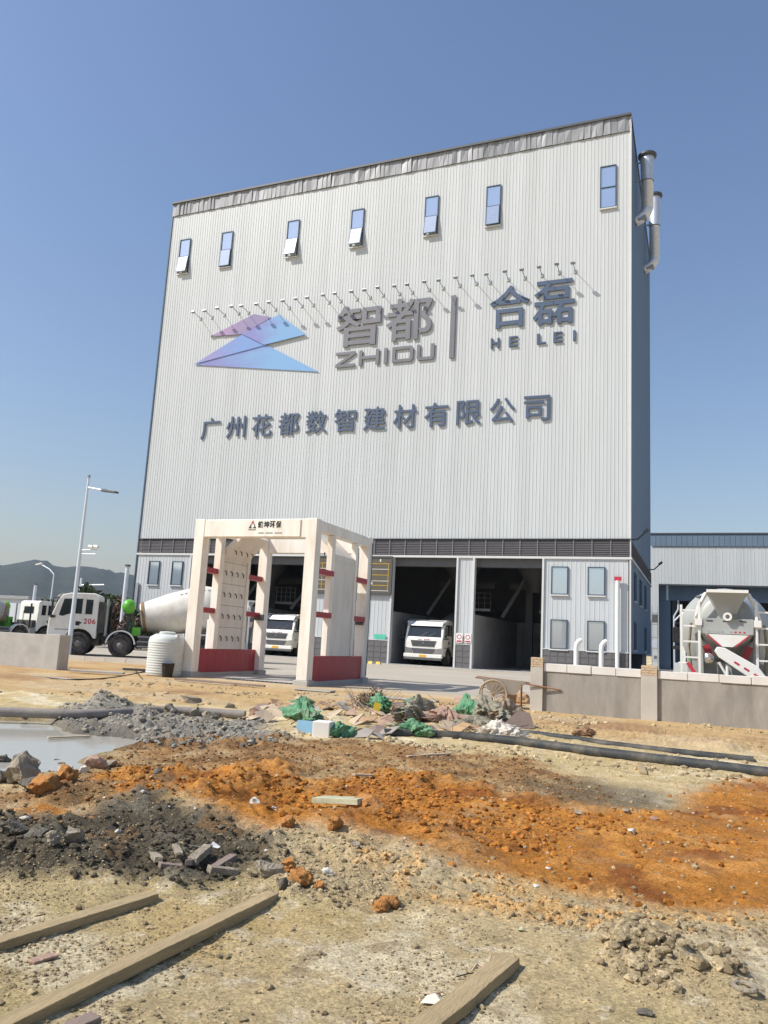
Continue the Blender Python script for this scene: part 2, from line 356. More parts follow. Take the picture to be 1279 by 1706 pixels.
    return z, np.clip(base, .01, .9), dict(o=mo, d=md, b=mb, m=mm, g=mg, c=mc, p=mpe, l=ml, pud=pud, yard=yard)
def soil_z(x, y):
    return float(soil(np.array([x], float), np.array([y], float))[0][0])
def axis(*segs):
    out = []
    for a, b, s in segs: out += list(np.arange(a, b, s))
    return np.array(out+[segs[-1][1]])
gx = axis((-1850,-600,250),(-600,-120,80),(-120,-34,6),(-34,-14,.25),(-14,-8,.07),(-8,-4.2,.035),(-4.2,1.3,.0185),(1.3,4,.09),(4,20,1),(20,120,8),(120,600,80),(600,1850,250))
gy = axis((-1850,-600,250),(-600,-60,60),(-60,-4,4),(-4,1.6,.4),(1.6,2.6,.1),(2.6,6.2,.0185),(6.2,9.5,.03),(9.5,13.5,.045),(13.5,20.5,.09),(20.5,26,.3),(26,60,3),(60,160,10),(160,600,60),(600,1850,250))
GX, GY = np.meshgrid(gx, gy)
GZ, GC, GM = soil(GX, GY)
nx, ny = len(gx), len(gy)
me = bpy.data.meshes.new('ground')
me.vertices.add(nx*ny); me.vertices.foreach_set('co', np.stack([GX, GY, GZ], -1).astype(np.float32).ravel())
ii = (np.arange(ny-1)[:, None]*nx+np.arange(nx-1)[None, :]).ravel()
quads = np.stack([ii, ii+1, ii+nx+1, ii+nx], -1).ravel().astype(np.int32)
nq = len(ii); me.loops.add(nq*4); me.loops.foreach_set('vertex_index', quads)
me.polygons.add(nq); me.polygons.foreach_set('loop_start', np.arange(0, nq*4, 4, dtype=np.int32))
me.polygons.foreach_set('use_smooth', np.ones(nq, bool))
ca = me.color_attributes.new('soil', 'FLOAT_COLOR', 'POINT')
ca.data.foreach_set('color', np.concatenate([GC, np.ones(GC.shape[:2]+(1,))], -1).astype(np.float32).ravel())
me.update(calc_edges=True)
def soil_mat(name, attr=True, col=(.3,.2,.1), amt=.38):
    m = bpy.data.materials.new(name); m.use_nodes = True; nt = m.node_tree; N = nt.nodes; L = nt.links; b = N['Principled BSDF']
    b.inputs['Roughness'].default_value = .95; b.inputs['Specular IOR Level'].default_value = .2
    tc = N.new('ShaderNodeTexCoord')
    n = N.new('ShaderNodeTexNoise'); n.inputs['Scale'].default_value = 46; n.inputs['Detail'].default_value = 10; n.inputs['Roughness'].default_value = .8
    v = N.new('ShaderNodeTexVoronoi'); v.inputs['Scale'].default_value = 85
    L.new(tc.outputs['Object'], n.inputs['Vector']); L.new(tc.outputs['Object'], v.inputs['Vector'])
    mr = N.new('ShaderNodeMapRange'); mr.inputs['From Min'].default_value = .3; mr.inputs['From Max'].default_value = .7
    mr.inputs['To Min'].default_value = 1-amt; mr.inputs['To Max'].default_value = 1+amt; L.new(n.outputs['Fac'], mr.inputs['Value'])
    vr = N.new('ShaderNodeMapRange'); vr.inputs['From Max'].default_value = 1; vr.inputs['To Min'].default_value = .74; vr.inputs['To Max'].default_value = 1.28
    sx = N.new('ShaderNodeSeparateColor'); L.new(v.outputs['Color'], sx.inputs[0]); L.new(sx.outputs[0], vr.inputs['Value'])
    mu = N.new('ShaderNodeMath'); mu.operation = 'MULTIPLY'; L.new(mr.outputs[0], mu.inputs[0]); L.new(vr.outputs[0], mu.inputs[1])
    vm = N.new('ShaderNodeVectorMath'); vm.operation = 'SCALE'
    if attr:
        a = N.new('ShaderNodeAttribute'); a.attribute_name = 'soil'; L.new(a.outputs['Color'], vm.inputs[0])
    else:
        gi = N.new('ShaderNodeNewGeometry'); gr = N.new('ShaderNodeMapRange'); gr.inputs['To Min'].default_value = .62; gr.inputs['To Max'].default_value = 1.5
        L.new(gi.outputs['Random Per Island'], gr.inputs['Value']); v0 = N.new('ShaderNodeVectorMath'); v0.operation = 'SCALE'; v0.inputs[0].default_value = col
        L.new(gr.outputs[0], v0.inputs['Scale']); L.new(v0.outputs[0], vm.inputs[0])
    L.new(mu.outputs[0], vm.inputs['Scale']); L.new(vm.outputs[0], b.inputs['Base Color'])
    bp = N.new('ShaderNodeBump'); bp.inputs['Strength'].default_value = 1.0; bp.inputs['Distance'].default_value = .022; L.new(n.outputs['Fac'], bp.inputs['Height'])
    b2 = N.new('ShaderNodeBump'); b2.inputs['Strength'].default_value = .35; b2.inputs['Distance'].default_value = .01; L.new(v.outputs['Distance'], b2.inputs['Height']); L.new(bp.outputs[0], b2.inputs['Normal'])
    L.new(b2.outputs[0], b.inputs['Normal'])
    return m
M['soil'] = soil_mat('soil'); me.materials.append(M['soil'])
ground = setting(link('ground', me))
M['clod_orange'] = soil_mat('clod_orange', False, (.43,.175,.035)); M['clod_peach'] = soil_mat('clod_peach', False, (.60,.36,.15)); M['clod_dark'] = soil_mat('clod_dark', False, (.135,.113,.075))
M['clod_mud'] = soil_mat('clod_mud', False, (.29,.265,.215)); M['clod_tan'] = soil_mat('clod_tan', False, (.46,.36,.21)); M['clod_brown'] = soil_mat('clod_brown', False, (.28,.155,.065))

# puddle of milky water
pm = bpy.data.materials.new('muddy_water'); pm.use_nodes = True; pb = pm.node_tree.nodes['Principled BSDF']
pb.inputs['Base Color'].default_value = (.39, .37, .315, 1); pb.inputs['Roughness'].default_value = .10; pb.inputs['IOR'].default_value = 1.33
_n = pm.node_tree.nodes.new('ShaderNodeTexNoise'); _n.inputs['Scale'].default_value = 3.5; _n.inputs['Detail'].default_value = 3
_b = pm.node_tree.nodes.new('ShaderNodeBump'); _b.inputs['Strength'].default_value = .10; _b.inputs['Distance'].default_value = .02
_t = pm.node_tree.nodes.new('ShaderNodeTexCoord'); pm.node_tree.links.new(_t.outputs['Object'], _n.inputs['Vector'])
pm.node_tree.links.new(_n.outputs['Fac'], _b.inputs['Height']); pm.node_tree.links.new(_b.outputs[0], pb.inputs['Normal'])
pc = np.array(Z_PUDDLE).mean(0)
mb = MB(); mb.add([((p[0]-pc[0])*1.08+pc[0], (p[1]-pc[1])*1.12+pc[1], -.185) for p in Z_PUDDLE], [tuple(range(len(Z_PUDDLE)))])
setting(mb.build('puddle_water', pm))

# concrete yard
ym = bpy.data.materials.new('yard_concrete'); ym.use_nodes = True; nt = ym.node_tree; N = nt.nodes; L = nt.links; b = N['Principled BSDF']; b.inputs['Roughness'].default_value = .85
tc = N.new('ShaderNodeTexCoord'); n1 = N.new('ShaderNodeTexNoise'); n1.inputs['Scale'].default_value = .35; n1.inputs['Detail'].default_value = 9; n1.inputs['Roughness'].default_value = .65
mpx = N.new('ShaderNodeMapping'); mpx.inputs['Scale'].default_value = (.35, 1, 1); L.new(tc.outputs['Object'], mpx.inputs[0]); L.new(mpx.outputs[0], n1.inputs['Vector'])
rp = N.new('ShaderNodeValToRGB'); rp.color_ramp.elements[0].position = .36; rp.color_ramp.elements[0].color = (.355,.315,.255,1); rp.color_ramp.elements[1].position = .64; rp.color_ramp.elements[1].color = (.44,.39,.315,1)
L.new(n1.outputs['Fac'], rp.inputs['Fac'])
sx = N.new('ShaderNodeSeparateXYZ'); L.new(tc.outputs['Object'], sx.inputs[0])
du = N.new('ShaderNodeMapRange'); du.inputs['From Min'].default_value = 19.0; du.inputs['From Max'].default_value = 24.0; du.inputs['To Min'].default_value = .62; du.inputs['To Max'].default_value = -.35; L.new(sx.outputs['Y'], du.inputs['Value'])
ad = N.new('ShaderNodeMath'); ad.operation = 'ADD'; L.new(du.outputs[0], ad.inputs[0]); L.new(n1.outputs['Fac'], ad.inputs[1])
dr = N.new('ShaderNodeValToRGB'); dr.color_ramp.elements[0].position = .45; dr.color_ramp.elements[1].position = 1.0; L.new(ad.outputs[0], dr.inputs['Fac'])
mx = N.new('ShaderNodeMix'); mx.data_type = 'RGBA'; L.new(dr.outputs['Color'], mx.inputs['Factor']); L.new(rp.outputs['Color'], mx.inputs['A']); mx.inputs['B'].default_value = (.50,.37,.20,1)
L.new(mx.outputs['Result'], b.inputs['Base Color'])
mb = MB(); mb.prism(YARD, 'xy', -.3, 0.0)
setting(mb.build('concrete_yard', ym))

# hills, all round, higher where the picture shows them
def hill_ring():
    na, nr = 900, 16; v = []; f = []
    for i in range(na):
        a = 2*math.pi*i/na
        az = math.degrees(math.atan2(-math.sin(a), math.cos(a)))   # degrees left of +Y
        t = np.array([a*14.0]); 
        h = 55+16*math.sin(a*3+1)+10*math.sin(a*7+.4)
        k = np.interp(az, [18, 28, 70, 85], [0, 1, 1, 0])
        h += 75*math.exp(-((az-135)/16)**2)-50*math.exp(-((abs(az)-180)/26)**2)
        h = h*(1-k)+k*np.interp(az, [25, 34, 38, 40, 42.5, 44.4, 46.3, 48.4, 52, 58, 66, 75], [55, 80, 92, 99, 109, 104, 114, 99, 92, 102, 80, 60])
        h += 4*float(fbm(t, t*0, 2.2, 5, 4)[0])+random.uniform(-1.6, 1.6)*k
        for j in range(nr):
            u = j/(nr-1); r = 820+900*u
            px, py = -r*math.sin(-a), r*math.cos(a)
            zz = h*math.sin(min(1, u*1.15)*math.pi*.5)**.8*(1 if u < .87 else 1-.5*(u-.87)/.13)
            q = np.array([px/60]); w = np.array([py/60])
            zz += (5*float(fbm(q, w, 1, 9, 3)[0])+3.2*float(fbm(q, w, 6, 19, 2)[0]))*min(1, u*3)
            v.append((px, py, zz-4))
    for i in range(na):
        k = (i+1) % na
        for j in range(nr-1): f.append((i*nr+j, i*nr+j+1, k*nr+j+1, k*nr+j))
    mb = MB(); mb.v = v; mb.f = f; return mb
setting(hill_ring().build('hills', M['hill'], smooth=True))

# ------------------------------------------------------------------ haze: one closed box of thin air
hz = MB().box(-1900, 1900, -1900, 1900, -6, 150).build('haze', None)
hm = bpy.data.materials.new('haze'); hm.use_nodes = True; hm.node_tree.nodes.clear()
ho = hm.node_tree.nodes.new('ShaderNodeOutputMaterial'); hv = hm.node_tree.nodes.new('ShaderNodeVolumePrincipled')
hv.inputs['Color'].default_value = (.66, .80, 1, 1); hv.inputs['Density'].default_value = .00013; hv.inputs['Anisotropy'].default_value = .1
hm.node_tree.links.new(hv.outputs[0], ho.inputs['Volume']); hz.data.materials.append(hm); setting(hz, 'stuff')

# ------------------------------------------------------------------ main building
YF, XC, XL, HR, DEP = 44.65, -3.62, -37.25, 33.64, 18.5
ZT, ZB, ZH = 7.61, 6.65, 6.50
def ribs(a, b, p, d, w):                       # plan profile of ribbed sheet: list of (along, out)
    out = []; n = max(1, round((b-a)/p)); p = (b-a)/n
    for i in range(n):
        s = a+i*p; out += [(s, 0), (s+p-w, 0), (s+p-w*.72, d), (s+p-w*.28, d)]
    return out+[(b, 0)]
def front_sheet(mb, x0, x1, z0, z1, y=YF, p=.21, d=.016, w=.05): return mb.sheet([(s, y-o) for s, o in ribs(x0, x1, p, d, w)], z0, z1)
def side_sheet(mb, y0, y1, z0, z1, x=XC, p=.42, d=.025, w=.07): return mb.sheet([(x+o, s) for s, o in ribs(y0, y1, p, d, w)], z0, z1)
B = thing('batching_plant_building', 'tall light grey ribbed metal tower building with dark louvre band and four truck bays', 'building', ((XL+XC)/2, YF+DEP/2, 0))
Bi = Matrix.Translation(-Vector(B.location))
def bp_(mb, name, m, parent=None, **k):        # a part given in world coordinates
    o = mb.build(name, m, parent or B, **k)
    if parent is None: o.matrix_parent_inverse = Bi.copy()
    return o
bp_(front_sheet(MB(), XL, XC, ZT, 32.6), 'front_cladding', M['siding'])
# loose bright flashing at the parapet, each sheet a little different
mb = MB(); x = XL
prof = []
while x < XC-.05:
    w = .26+.22*random.random(); x2 = min(XC, x+w); o1 = .05+.05*random.random(); o2 = .05+.07*random.random()
    prof += [(x, YF-o1), (x2-.03, YF-o2), (x2-.015, YF-.045)]; x = x2
n = len(prof); mb.add([(px, py, 32.58) for px, py in prof]+[(px+.05*random.uniform(-1, 1), py-.07*random.random(), 33.56) for px, py in prof], [(i, i+1, n+i+1, n+i) for i in range(n-1)])
bp_(mb, 'parapet_flashing', M['flash'])
bp_(MB().box(XL-.05, XC+.06, YF-.22, YF+.3, 33.56, 33.70), 'roof_edge_cap', M['cap'])
bp_(MB().box(XC-.2, XC+.07, YF+.3, YF+DEP, 33.50, 33.70), 'roof_edge_cap', M['cap'])
bp_(MB().box(XL, XC-.02, YF+.05, YF+DEP, 33.2, 33.5), 'roof', M['steel_grey'])
bp_(MB().box(XL, XL+.3, YF+.02, YF+DEP-.02, 0, 33.2), 'left_wall', M['siding'])
bp_(MB().box(XL+.3, XC-.3, YF+DEP-.3, YF+DEP-.02, 0, 33.2), 'rear_wall', M['siding'])
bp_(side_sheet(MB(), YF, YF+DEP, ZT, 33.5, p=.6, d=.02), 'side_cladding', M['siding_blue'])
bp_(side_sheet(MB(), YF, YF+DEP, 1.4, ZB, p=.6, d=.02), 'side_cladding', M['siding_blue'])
bp_(MB().box(XC-.25, XC-.01, YF+.05, YF+DEP-.31, 1.4, 33.19), 'side_backing', M['inner'])
bp_(MB().box(XL+.31, XC-.26, YF+.06, YF+.25, 6.9, 33.19), 'front_backing', M['inner'])
bp_(MB().box(XC-.03, XC+.06, YF-.06, YF+.04, 0.0, 33.55), 'corner_trim', M['trim'])
bp_(MB().box(XL-.05, XL+.05, YF-.06, YF+.04, 0.0, 33.55), 'corner_trim', M['frame'])
# louvre bands
lp = MB(); pw = 1.019
lp.box(-pw/2+.03, pw/2-.03, .02, .05, ZB+.02, ZT-.02)
for k in range(9):
    z = ZB+.04+k*.102; lp.obox((0, -.02, z+.045), (pw/2-.045, 0, 0), (0, .032, .026), (0, -.003, .005))
lp.box(-pw/2, -pw/2+.035, -.07, .06, ZB, ZT); lp.box(pw/2-.035, pw/2, -.07, .06, ZB, ZT)
lpm = lp.mesh('louvre_panel', M['louver'])
band = MB().box(XL-.02, XC+.02, YF+.06, YF+.2, ZB-.02, ZT+.02).build('louvre_band', M['cap'], B); band.matrix_parent_inverse = Bi.copy()
for i in range(33):
    link('louvre_panel', lpm, band, loc=(XL+pw*(i+.5), YF, 0))
sband = MB().box(XC-.2, XC-.06, YF+.2, YF+DEP, ZB-.02, ZT+.02).build('louvre_band', M['cap'], B); sband.matrix_parent_inverse = Bi.copy()
for i in range(18):
    link('louvre_panel', lpm, sband, loc=(XC, YF+.08+pw*(i+.5), 0), rot=(0, 0, R(90)))
bp_(MB().box(XL, XC+.04, YF-.12, YF+.05, ZT, ZT+.05), 'drip_trim', M['cap'])
bp_(MB().box(XL-.02, XC+.1, YF-.09, YF+.08, ZH, ZB-.02), 'header_trim', M['trim'])
bp_(MB().box(XC-.05, XC+.1, YF+.08, YF+DEP, ZH+.02, ZB-.02), 'header_trim', M['trim'])
# lower wall between the bays
BAYS = [(-32.55, -28.75), (-28.15, -23.60), (-17.60, -13.50), (-12.42, -8.40)]
solid = [XL]+[v for b_ in BAYS for v in b_]+[XC]
plinth_m = MB()
blk = MB().box(-.205, .205, -.03, .05, -.155, .155).mesh('plinth_block', M['block'])
for i in range(0, len(solid), 2):
    a, b2 = solid[i], solid[i+1]
    bp_(front_sheet(MB(), a+.08, b2-.08, 1.42, ZH, p=.25, d=.015), 'wall_cladding', M['siding_low'])
    bp_(MB().box(a+.02, b2-.02, YF+.05, YF+.25, 0, ZH), 'wall_backing', M['inner'])
    for e in ((a-.02, a+.09) if i else None, (b2-.09, b2+.02) if i+1 < len(solid)-1 else None):
        if e: bp_(MB().box(e[0], e[1], YF-.1, YF+.3, 0, ZH), 'jamb', M['trim'])
    pl = bp_(MB().box(a+.09, b2-.09, YF-.02, YF+.04, 0, 1.42), 'plinth', M['mortar'])
    bp_(MB().box(a+.05, b2-.05, YF-.09, YF-.025, 1.40, 1.45), 'plinth_trim', M['trim'])
    nb = max(1, round((b2-a-.18)/.435)); st = (b2-a-.18)/nb
    if a < -33: continue
    for r_ in range(4):
        for k in range(nb):
            cx = a+.09+st*(k+.5); o = link('plinth_block', blk, pl, loc=(cx, YF-.035+random.uniform(-.004, .004), .17+r_*.342)); o.scale.x = st/.435
# bay interiors
bp_(MB().box(XL+.3, XC-.26, YF+.1, YF+DEP-.3, -.02, .035), 'bay_floor', M['concrete'])
bp_(MB().box(XL, XC, YF-.35, YF+.1, -.02, .05), 'bay_sill', M['concrete'])
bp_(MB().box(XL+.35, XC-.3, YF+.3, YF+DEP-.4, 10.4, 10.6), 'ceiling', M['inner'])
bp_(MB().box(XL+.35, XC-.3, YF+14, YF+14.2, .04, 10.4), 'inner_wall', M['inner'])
for a, b2 in BAYS:
    bp_(MB().box(a-.06, b2+.06, YF+.3, YF+.75, 6.0, 6.9), 'shutter_box', M['steel_dark'])
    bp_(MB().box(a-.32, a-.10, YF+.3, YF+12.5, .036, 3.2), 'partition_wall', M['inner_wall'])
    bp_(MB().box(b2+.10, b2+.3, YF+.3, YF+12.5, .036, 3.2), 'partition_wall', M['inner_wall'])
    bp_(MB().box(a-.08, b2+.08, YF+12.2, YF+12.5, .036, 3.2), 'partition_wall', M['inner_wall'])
for a, b2 in BAYS:
    w = b2-a; x0 = a+w*.58
    bp_(MB().box(x0, b2+.05, YF+8, YF+12.1, 3.75, 3.92), 'platform', M['steel_grey'])
    rb = MB()
    for k in range(5): rb.tube([(x0+.05+k*(b2-x0)/4, YF+8.05, 3.92), (x0+.05+k*(b2-x0)/4, YF+8.05, 5.0)], .025, 6)
    for zz in (4.3, 4.65, 5.0): rb.tube([(x0, YF+8.05, zz), (b2+.05, YF+8.05, zz)], .022, 6)
    bp_(rb, 'platform_railing', M['steel_grey'])
    bp_(MB().tube([(a+.3, YF+6, 3.3), (a+w*.42, YF+7.5, 6.4)], .13, 10), 'conveyor_pipe', M['steel_grey'], smooth=True)
    bp_(MB().box(a+w*.30, a+w*.42, YF+9, YF+9.3, .04, 10.3), 'steel_column', M['steel_dark'])
    bp_(MB().box(a, b2, YF+9.3, YF+9.6, 5.4, 5.8), 'steel_beam', M['steel_dark'])
    bp_(MB().lathe(((a+b2)/2+.3, YF+7, 6.6), (0, 0, -1), [(0, 1.3), (1.2, .5), (1.6, .45)], 16), 'loading_funnel', M['steel_dark'], smooth=True)
# windows
def window(x0, x1, z0, z1, split=None, tilt=0, y=YF, side=False):
    fm = MB(); t = .055; w = x1-x0; h = z1-z0
    fm.box(0, t, -.07, .06, 0, h); fm.box(w-t, w, -.07, .06, 0, h); fm.box(t, w-t, -.07, .06, 0, t); fm.box(t, w-t, -.07, .06, h-t, h)
    if split: fm.box(t, w-t, -.06, .05, split-.03, split+.03)
    o = fm.build('window', M['frame'], B); o.matrix_parent_inverse = Bi.copy()
    if side: o.location = (XC+.02, x0, z0); o.rotation_euler = (0, 0, R(90))
    else: o.location = (x0, y-.03, z0)
    g = M['glass']
    lo = split+.03 if split else t
    MB().box(t, w-t, -.015, .005, lo, h-t).build('pane', g, o)
    if split:
        hh = split-.03-t
        if tilt:
            sm_ = MB(); sm_.box(t+.02, w-t-.02, -.012, .008, -hh+.03, -.02)
            s_ = sm_.build('pane', M['glass2'], o); s_.location = (0, -.09, split-.03); s_.rotation_euler = (-R(tilt), 0, 0)
            ft = MB(); ft.box(t-.01, t+.03, -.02, .02, -hh, 0); ft.box(w-t-.03, w-t+.01, -.02, .02, -hh, 0); ft.box(t+.03, w-t-.03, -.02, .02, -hh, -hh+.04)
            f_ = ft.build('opening_sash', M['frame'], o); f_.location = (0, -.09, split-.03); f_.rotation_euler = (-R(tilt), 0, 0)
        else: MB().box(t, w-t, -.015, .005, t, split-.03).build('pane', g, o)
    MB().box(-.04, w+.04, -.1, .0, -.07, -.002).build('sill', M['trim'], o)
    return o
for x0, tl in ((-36.26, 9), (-32.53, 3), (-27.0, 12), (-22.0, 12), (-16.64, 8), (-12.47, 3), (-5.38, 0)):
    window(x0, x0+.95, 27.72, 30.5, 1.36, tl)
for x0 in (-7.9, -5.88):
    window(x0, x0+.94, 4.47, 6.06); window(x0, x0+.94, 1.43, 3.07)
for x0 in (-36.08, -34.12): window(x0, x0+.9, 4.40, 6.06)
for y0 in (YF+2.6, YF+7.0, YF+11.5): window(y0, y0+1.0, 4.4, 6.05, side=True)
for y0 in (YF+2.6, YF+11.5): window(y0, y0+1.0, 1.6, 3.2, side=True)

# ------------------------------------------------------------------ lettering on the facade
def glyph(ch, m, size=1.0, bold=.0, depth=.1):
    c = bpy.data.curves.new('glyph', 'FONT'); c.body = ch; c.size = 1; c.offset = bold; c.extrude = .5; c.resolution_u = 3
    o = bpy.data.objects.new('glyph', c); COL.objects.link(o)
    dg = bpy.context.evaluated_depsgraph_get(); dg.update()
    me = bpy.data.meshes.new_from_object(o.evaluated_get(dg)); bpy.data.objects.remove(o); bpy.data.curves.remove(c)
    a = np.empty(len(me.vertices)*3, np.float32); me.vertices.foreach_get('co', a); a = a.reshape(-1, 3)
    me.materials.clear(); me.materials.append(m)
    return me, a
def letter(ch, x0, x1, z0, z1, y0, th, m, parent, bold=.0, name='character', slant=0.):
    me, a = glyph(ch, m, bold=bold)
    lo, hi = a.min(0), a.max(0); u = (a-lo)/(hi-lo)
    b = np.stack([u[:, 0]*(x1-x0)-(x1-x0)/2+slant*(u[:, 1]-.5)*(z1-z0), (.5-u[:, 2])*th, u[:, 1]*(z1-z0)-(z1-z0)/2], -1)
    me.vertices.foreach_set('co', b.astype(np.float32).ravel())
    for p in me.polygons: p.use_smooth = False
    me.update()
    o = bpy.data.objects.new(name, me); COL.objects.link(o); o.parent = parent
    w = Vector(((x0+x1)/2, y0+th/2, (z0+z1)/2)); o.location = w-Vector(parent.location)
    return o
LY, LT = YF-.115, .06
t = thing('company_name_sign', 'row of ten dark blue raised characters along the lower facade reading the company name', 'sign', (-20.4, YF-.2, 15.5))
nm = '广州花都数智建材有限公司'
cx0, cx1 = -32.75, -8.15; cw = 1.56
for i, ch in enumerate(nm):
    c = cx0+cw/2+(cx1-cx0-cw)*i/(len(nm)-1)
    z0, z1 = (14.70, 16.26)
    letter(ch, c-cw/2, c+cw/2, z0, z1, LY, LT, M['letter_blue'], t, .010)
t = thing('brand_name_sign', 'two large grey raised characters above wide letters ZHIDU in the middle of the facade', 'sign', (-19.2, YF-.2, 21.2))
letter('智', -22.58, -19.35, 20.55, 23.45, LY-.02, LT+.02, M['letter_grey'], t, .014)
letter('都', -18.95, -15.75, 20.6, 23.5, LY-.02, LT+.02, M['letter_grey'], t, .014)
def strokes(name, segs, m, parent, y0, th):    # flat block letter made of polygons
    mb = MB()
    for poly in segs: mb.prism(poly, 'xz', y0, y0+th)
    o = mb.build(name, m, parent); o.matrix_parent_inverse = Matrix.Translation(-Vector(parent.location)); return o
def rect(a, b, c, d): return [(a, c), (b, c), (b, d), (a, d)]
z0, z1, s = 19.15, 20.2, .2
strokes('letter', [rect(-22.45, -21.05, z1-s, z1), rect(-22.45, -21.05, z0, z0+s), [(-22.45, z0+s+.001), (-22.1, z0+s+.001), (-21.05, z1-s-.001), (-21.4, z1-s-.001)]], M['letter_grey'], t, LY, LT)
strokes('letter', [rect(-20.75, -20.53, z0, z1), rect(-19.55, -19.33, z0, z1), rect(-20.528, -19.552, 19.58, 19.78)], M['letter_grey'], t, LY, LT)
strokes('letter', [rect(-18.98, -18.75, z0, z1)], M['letter_grey'], t, LY, LT)
strokes('letter', [rect(-18.4, -18.18, z0, z1), rect(-18.178, -17.1, z1-s, z1), rect(-18.178, -17.1, z0, z0+s), [(-17.098, z0), (-16.95, z0+.15), (-16.95, z1-.15), (-17.098, z1)], rect(-17.18, -17.098, z0+s+.001, z1-s-.001)], M['letter_grey'], t, LY, LT)
strokes('letter', [rect(-16.7, -16.48, z0+.12, z1), rect(-15.75, -15.53, z0+.12, z1), [(-16.7, z0+.118), (-16.58, z0), (-15.65, z0), (-15.53, z0+.118)], rect(-16.478, -15.752, z0+.12, z0+s)], M['letter_grey'], t, LY, LT)
box('sign_divider_bar', M['letter_grey'], None, -14.52, -14.22, LY, LY+LT, 19.1, 23.3)
tag(bpy.data.objects['sign_divider_bar'], 'tall thin vertical grey bar dividing the two brand signs on the facade', 'sign bar')
t = thing('partner_name_sign', 'two blue grey raised characters with small letters HE LEI at the right of the facade', 'sign', (-9.4, YF-.2, 21.4))
letter('合', -12.0, -9.5, 20.75, 23.5, LY, LT+.02, M['letter_blue'], t, .010)
letter('磊', -9.3, -6.8, 20.65, 23.5, LY, LT+.02, M['letter_blue'], t, .010)
for ch, x in zip('HELEI', (-11.6, -10.45, -8.75, -7.75, -6.8)):
    w = .12 if ch == 'I' else .52
    letter(ch, x-w/2, x+w/2, 19.5, 20.15, LY, .14, M['letter_blue'], t, .012, name='letter')
# logo: folded triangles, printed with a violet to sky blue wash
def wash(name, ca, cb, cc, ang):
    m = mat(name, ca, .3, 0, .05); nt = m.node_tree; N = nt.nodes; L = nt.links; b = N['Principled BSDF']
    tc = N.new('ShaderNodeTexCoord'); mp = N.new('ShaderNodeMapping'); mp.inputs['Rotation'].default_value = (0, R(ang), 0); L.new(tc.outputs['Generated'], mp.inputs[0])
    no = N.new('ShaderNodeTexNoise'); no.inputs['Scale'].default_value = 2.3; no.inputs['Detail'].default_value = 4; L.new(mp.outputs[0], no.inputs['Vector'])
    sp = N.new('ShaderNodeSeparateXYZ'); L.new(mp.outputs[0], sp.inputs[0]); ad = N.new('ShaderNodeMath'); ad.operation = 'MULTIPLY_ADD'; ad.inputs[1].default_value = .9; L.new(no.outputs['Fac'], ad.inputs[0]); L.new(sp.outputs['X'], ad.inputs[2])
    rp = N.new('ShaderNodeValToRGB'); e = rp.color_ramp.elements; e[0].position = .3; e[0].color = (*ca, 1); e[1].position = 1.25 if False else 1.0; e[1].color = (*cc, 1); k = e.new(.65); k.color = (*cb, 1)
    L.new(ad.outputs[0], rp.inputs['Fac']); L.new(rp.outputs['Color'], b.inputs['Base Color']); return m
wa = wash('wash_violet', (.27,.225,.28), (.42,.29,.45), (.29,.25,.40), 0); wb = wash('wash_blue', (.23,.29,.55), (.25,.24,.50), (.22,.40,.64), 0); wc = wash('wash_sky', (.24,.42,.66), (.32,.28,.52), (.21,.33,.62), 0)
t = thing('logo_sign', 'violet and sky blue logo of overlapping flat triangles at the left of the facade', 'sign', (-28.8, YF-.2, 21.3))
strokes('triangle', [[(-32.68, 22.42), (-29.15, 23.72), (-27.7, 23.3), (-30.0, 22.32)]], wa, t, LY, .06)
strokes('triangle', [[(-30.0, 22.30), (-27.1, 23.42), (-24.83, 21.74), (-28.1, 21.3)]], wb, t, LY-.05, .045)
strokes('triangle', [[(-33.85, 20.42), (-30.0, 22.28), (-28.1, 21.28)]], wc, t, LY-.003, .045)
strokes('triangle', [[(-33.8, 20.36), (-29.2, 22.0), (-23.71, 19.0)]], wb, t, LY+.045, .045)

# ------------------------------------------------------------------ floodlights above the signs
NFL = 27
ORD = ['first','second','third','fourth','fifth','sixth','seventh','eighth','ninth','tenth','eleventh','twelfth','thirteenth','fourteenth','fifteenth','sixteenth','seventeenth','eighteenth','nineteenth','twentieth','twenty-first','twenty-second','twenty-third','twenty-fourth','twenty-fifth','twenty-sixth','twenty-seventh','twenty-eighth','twenty-ninth','thirtieth']
FG = 'small floodlights on arms above the signs'
fl = thing('floodlight', 'small floodlight on a wall arm', 'floodlight', group=FG)
MB().tube([(0, 0, 0), (0, -.35, .06), (0, -.85, .12)], .02, 6).build('arm', M['steel_dark'], fl)
MB().box(-.09, .09, -.02, .02, -.12, .12).build('wall_plate', M['steel_grey'], fl)
MB().obox((0, -.93, .10), (.13,0,0), (0, .09, -.035), (0, .016, .038)).build('lamp_head', M['steel_grey'], fl)
for i in range(NFL):
    o = fl if i == 0 else copy_tree(fl)
    o.location = (-33.75+(33.75-6.8)*i/(NFL-1)+(0 if i == 0 else random.uniform(-.12, .12)), YF-.03, 23.95+random.uniform(-.04, .04))
    o['label'] = 'grey floodlight on arm, %s from left in the row above the signs' % ORD[i]

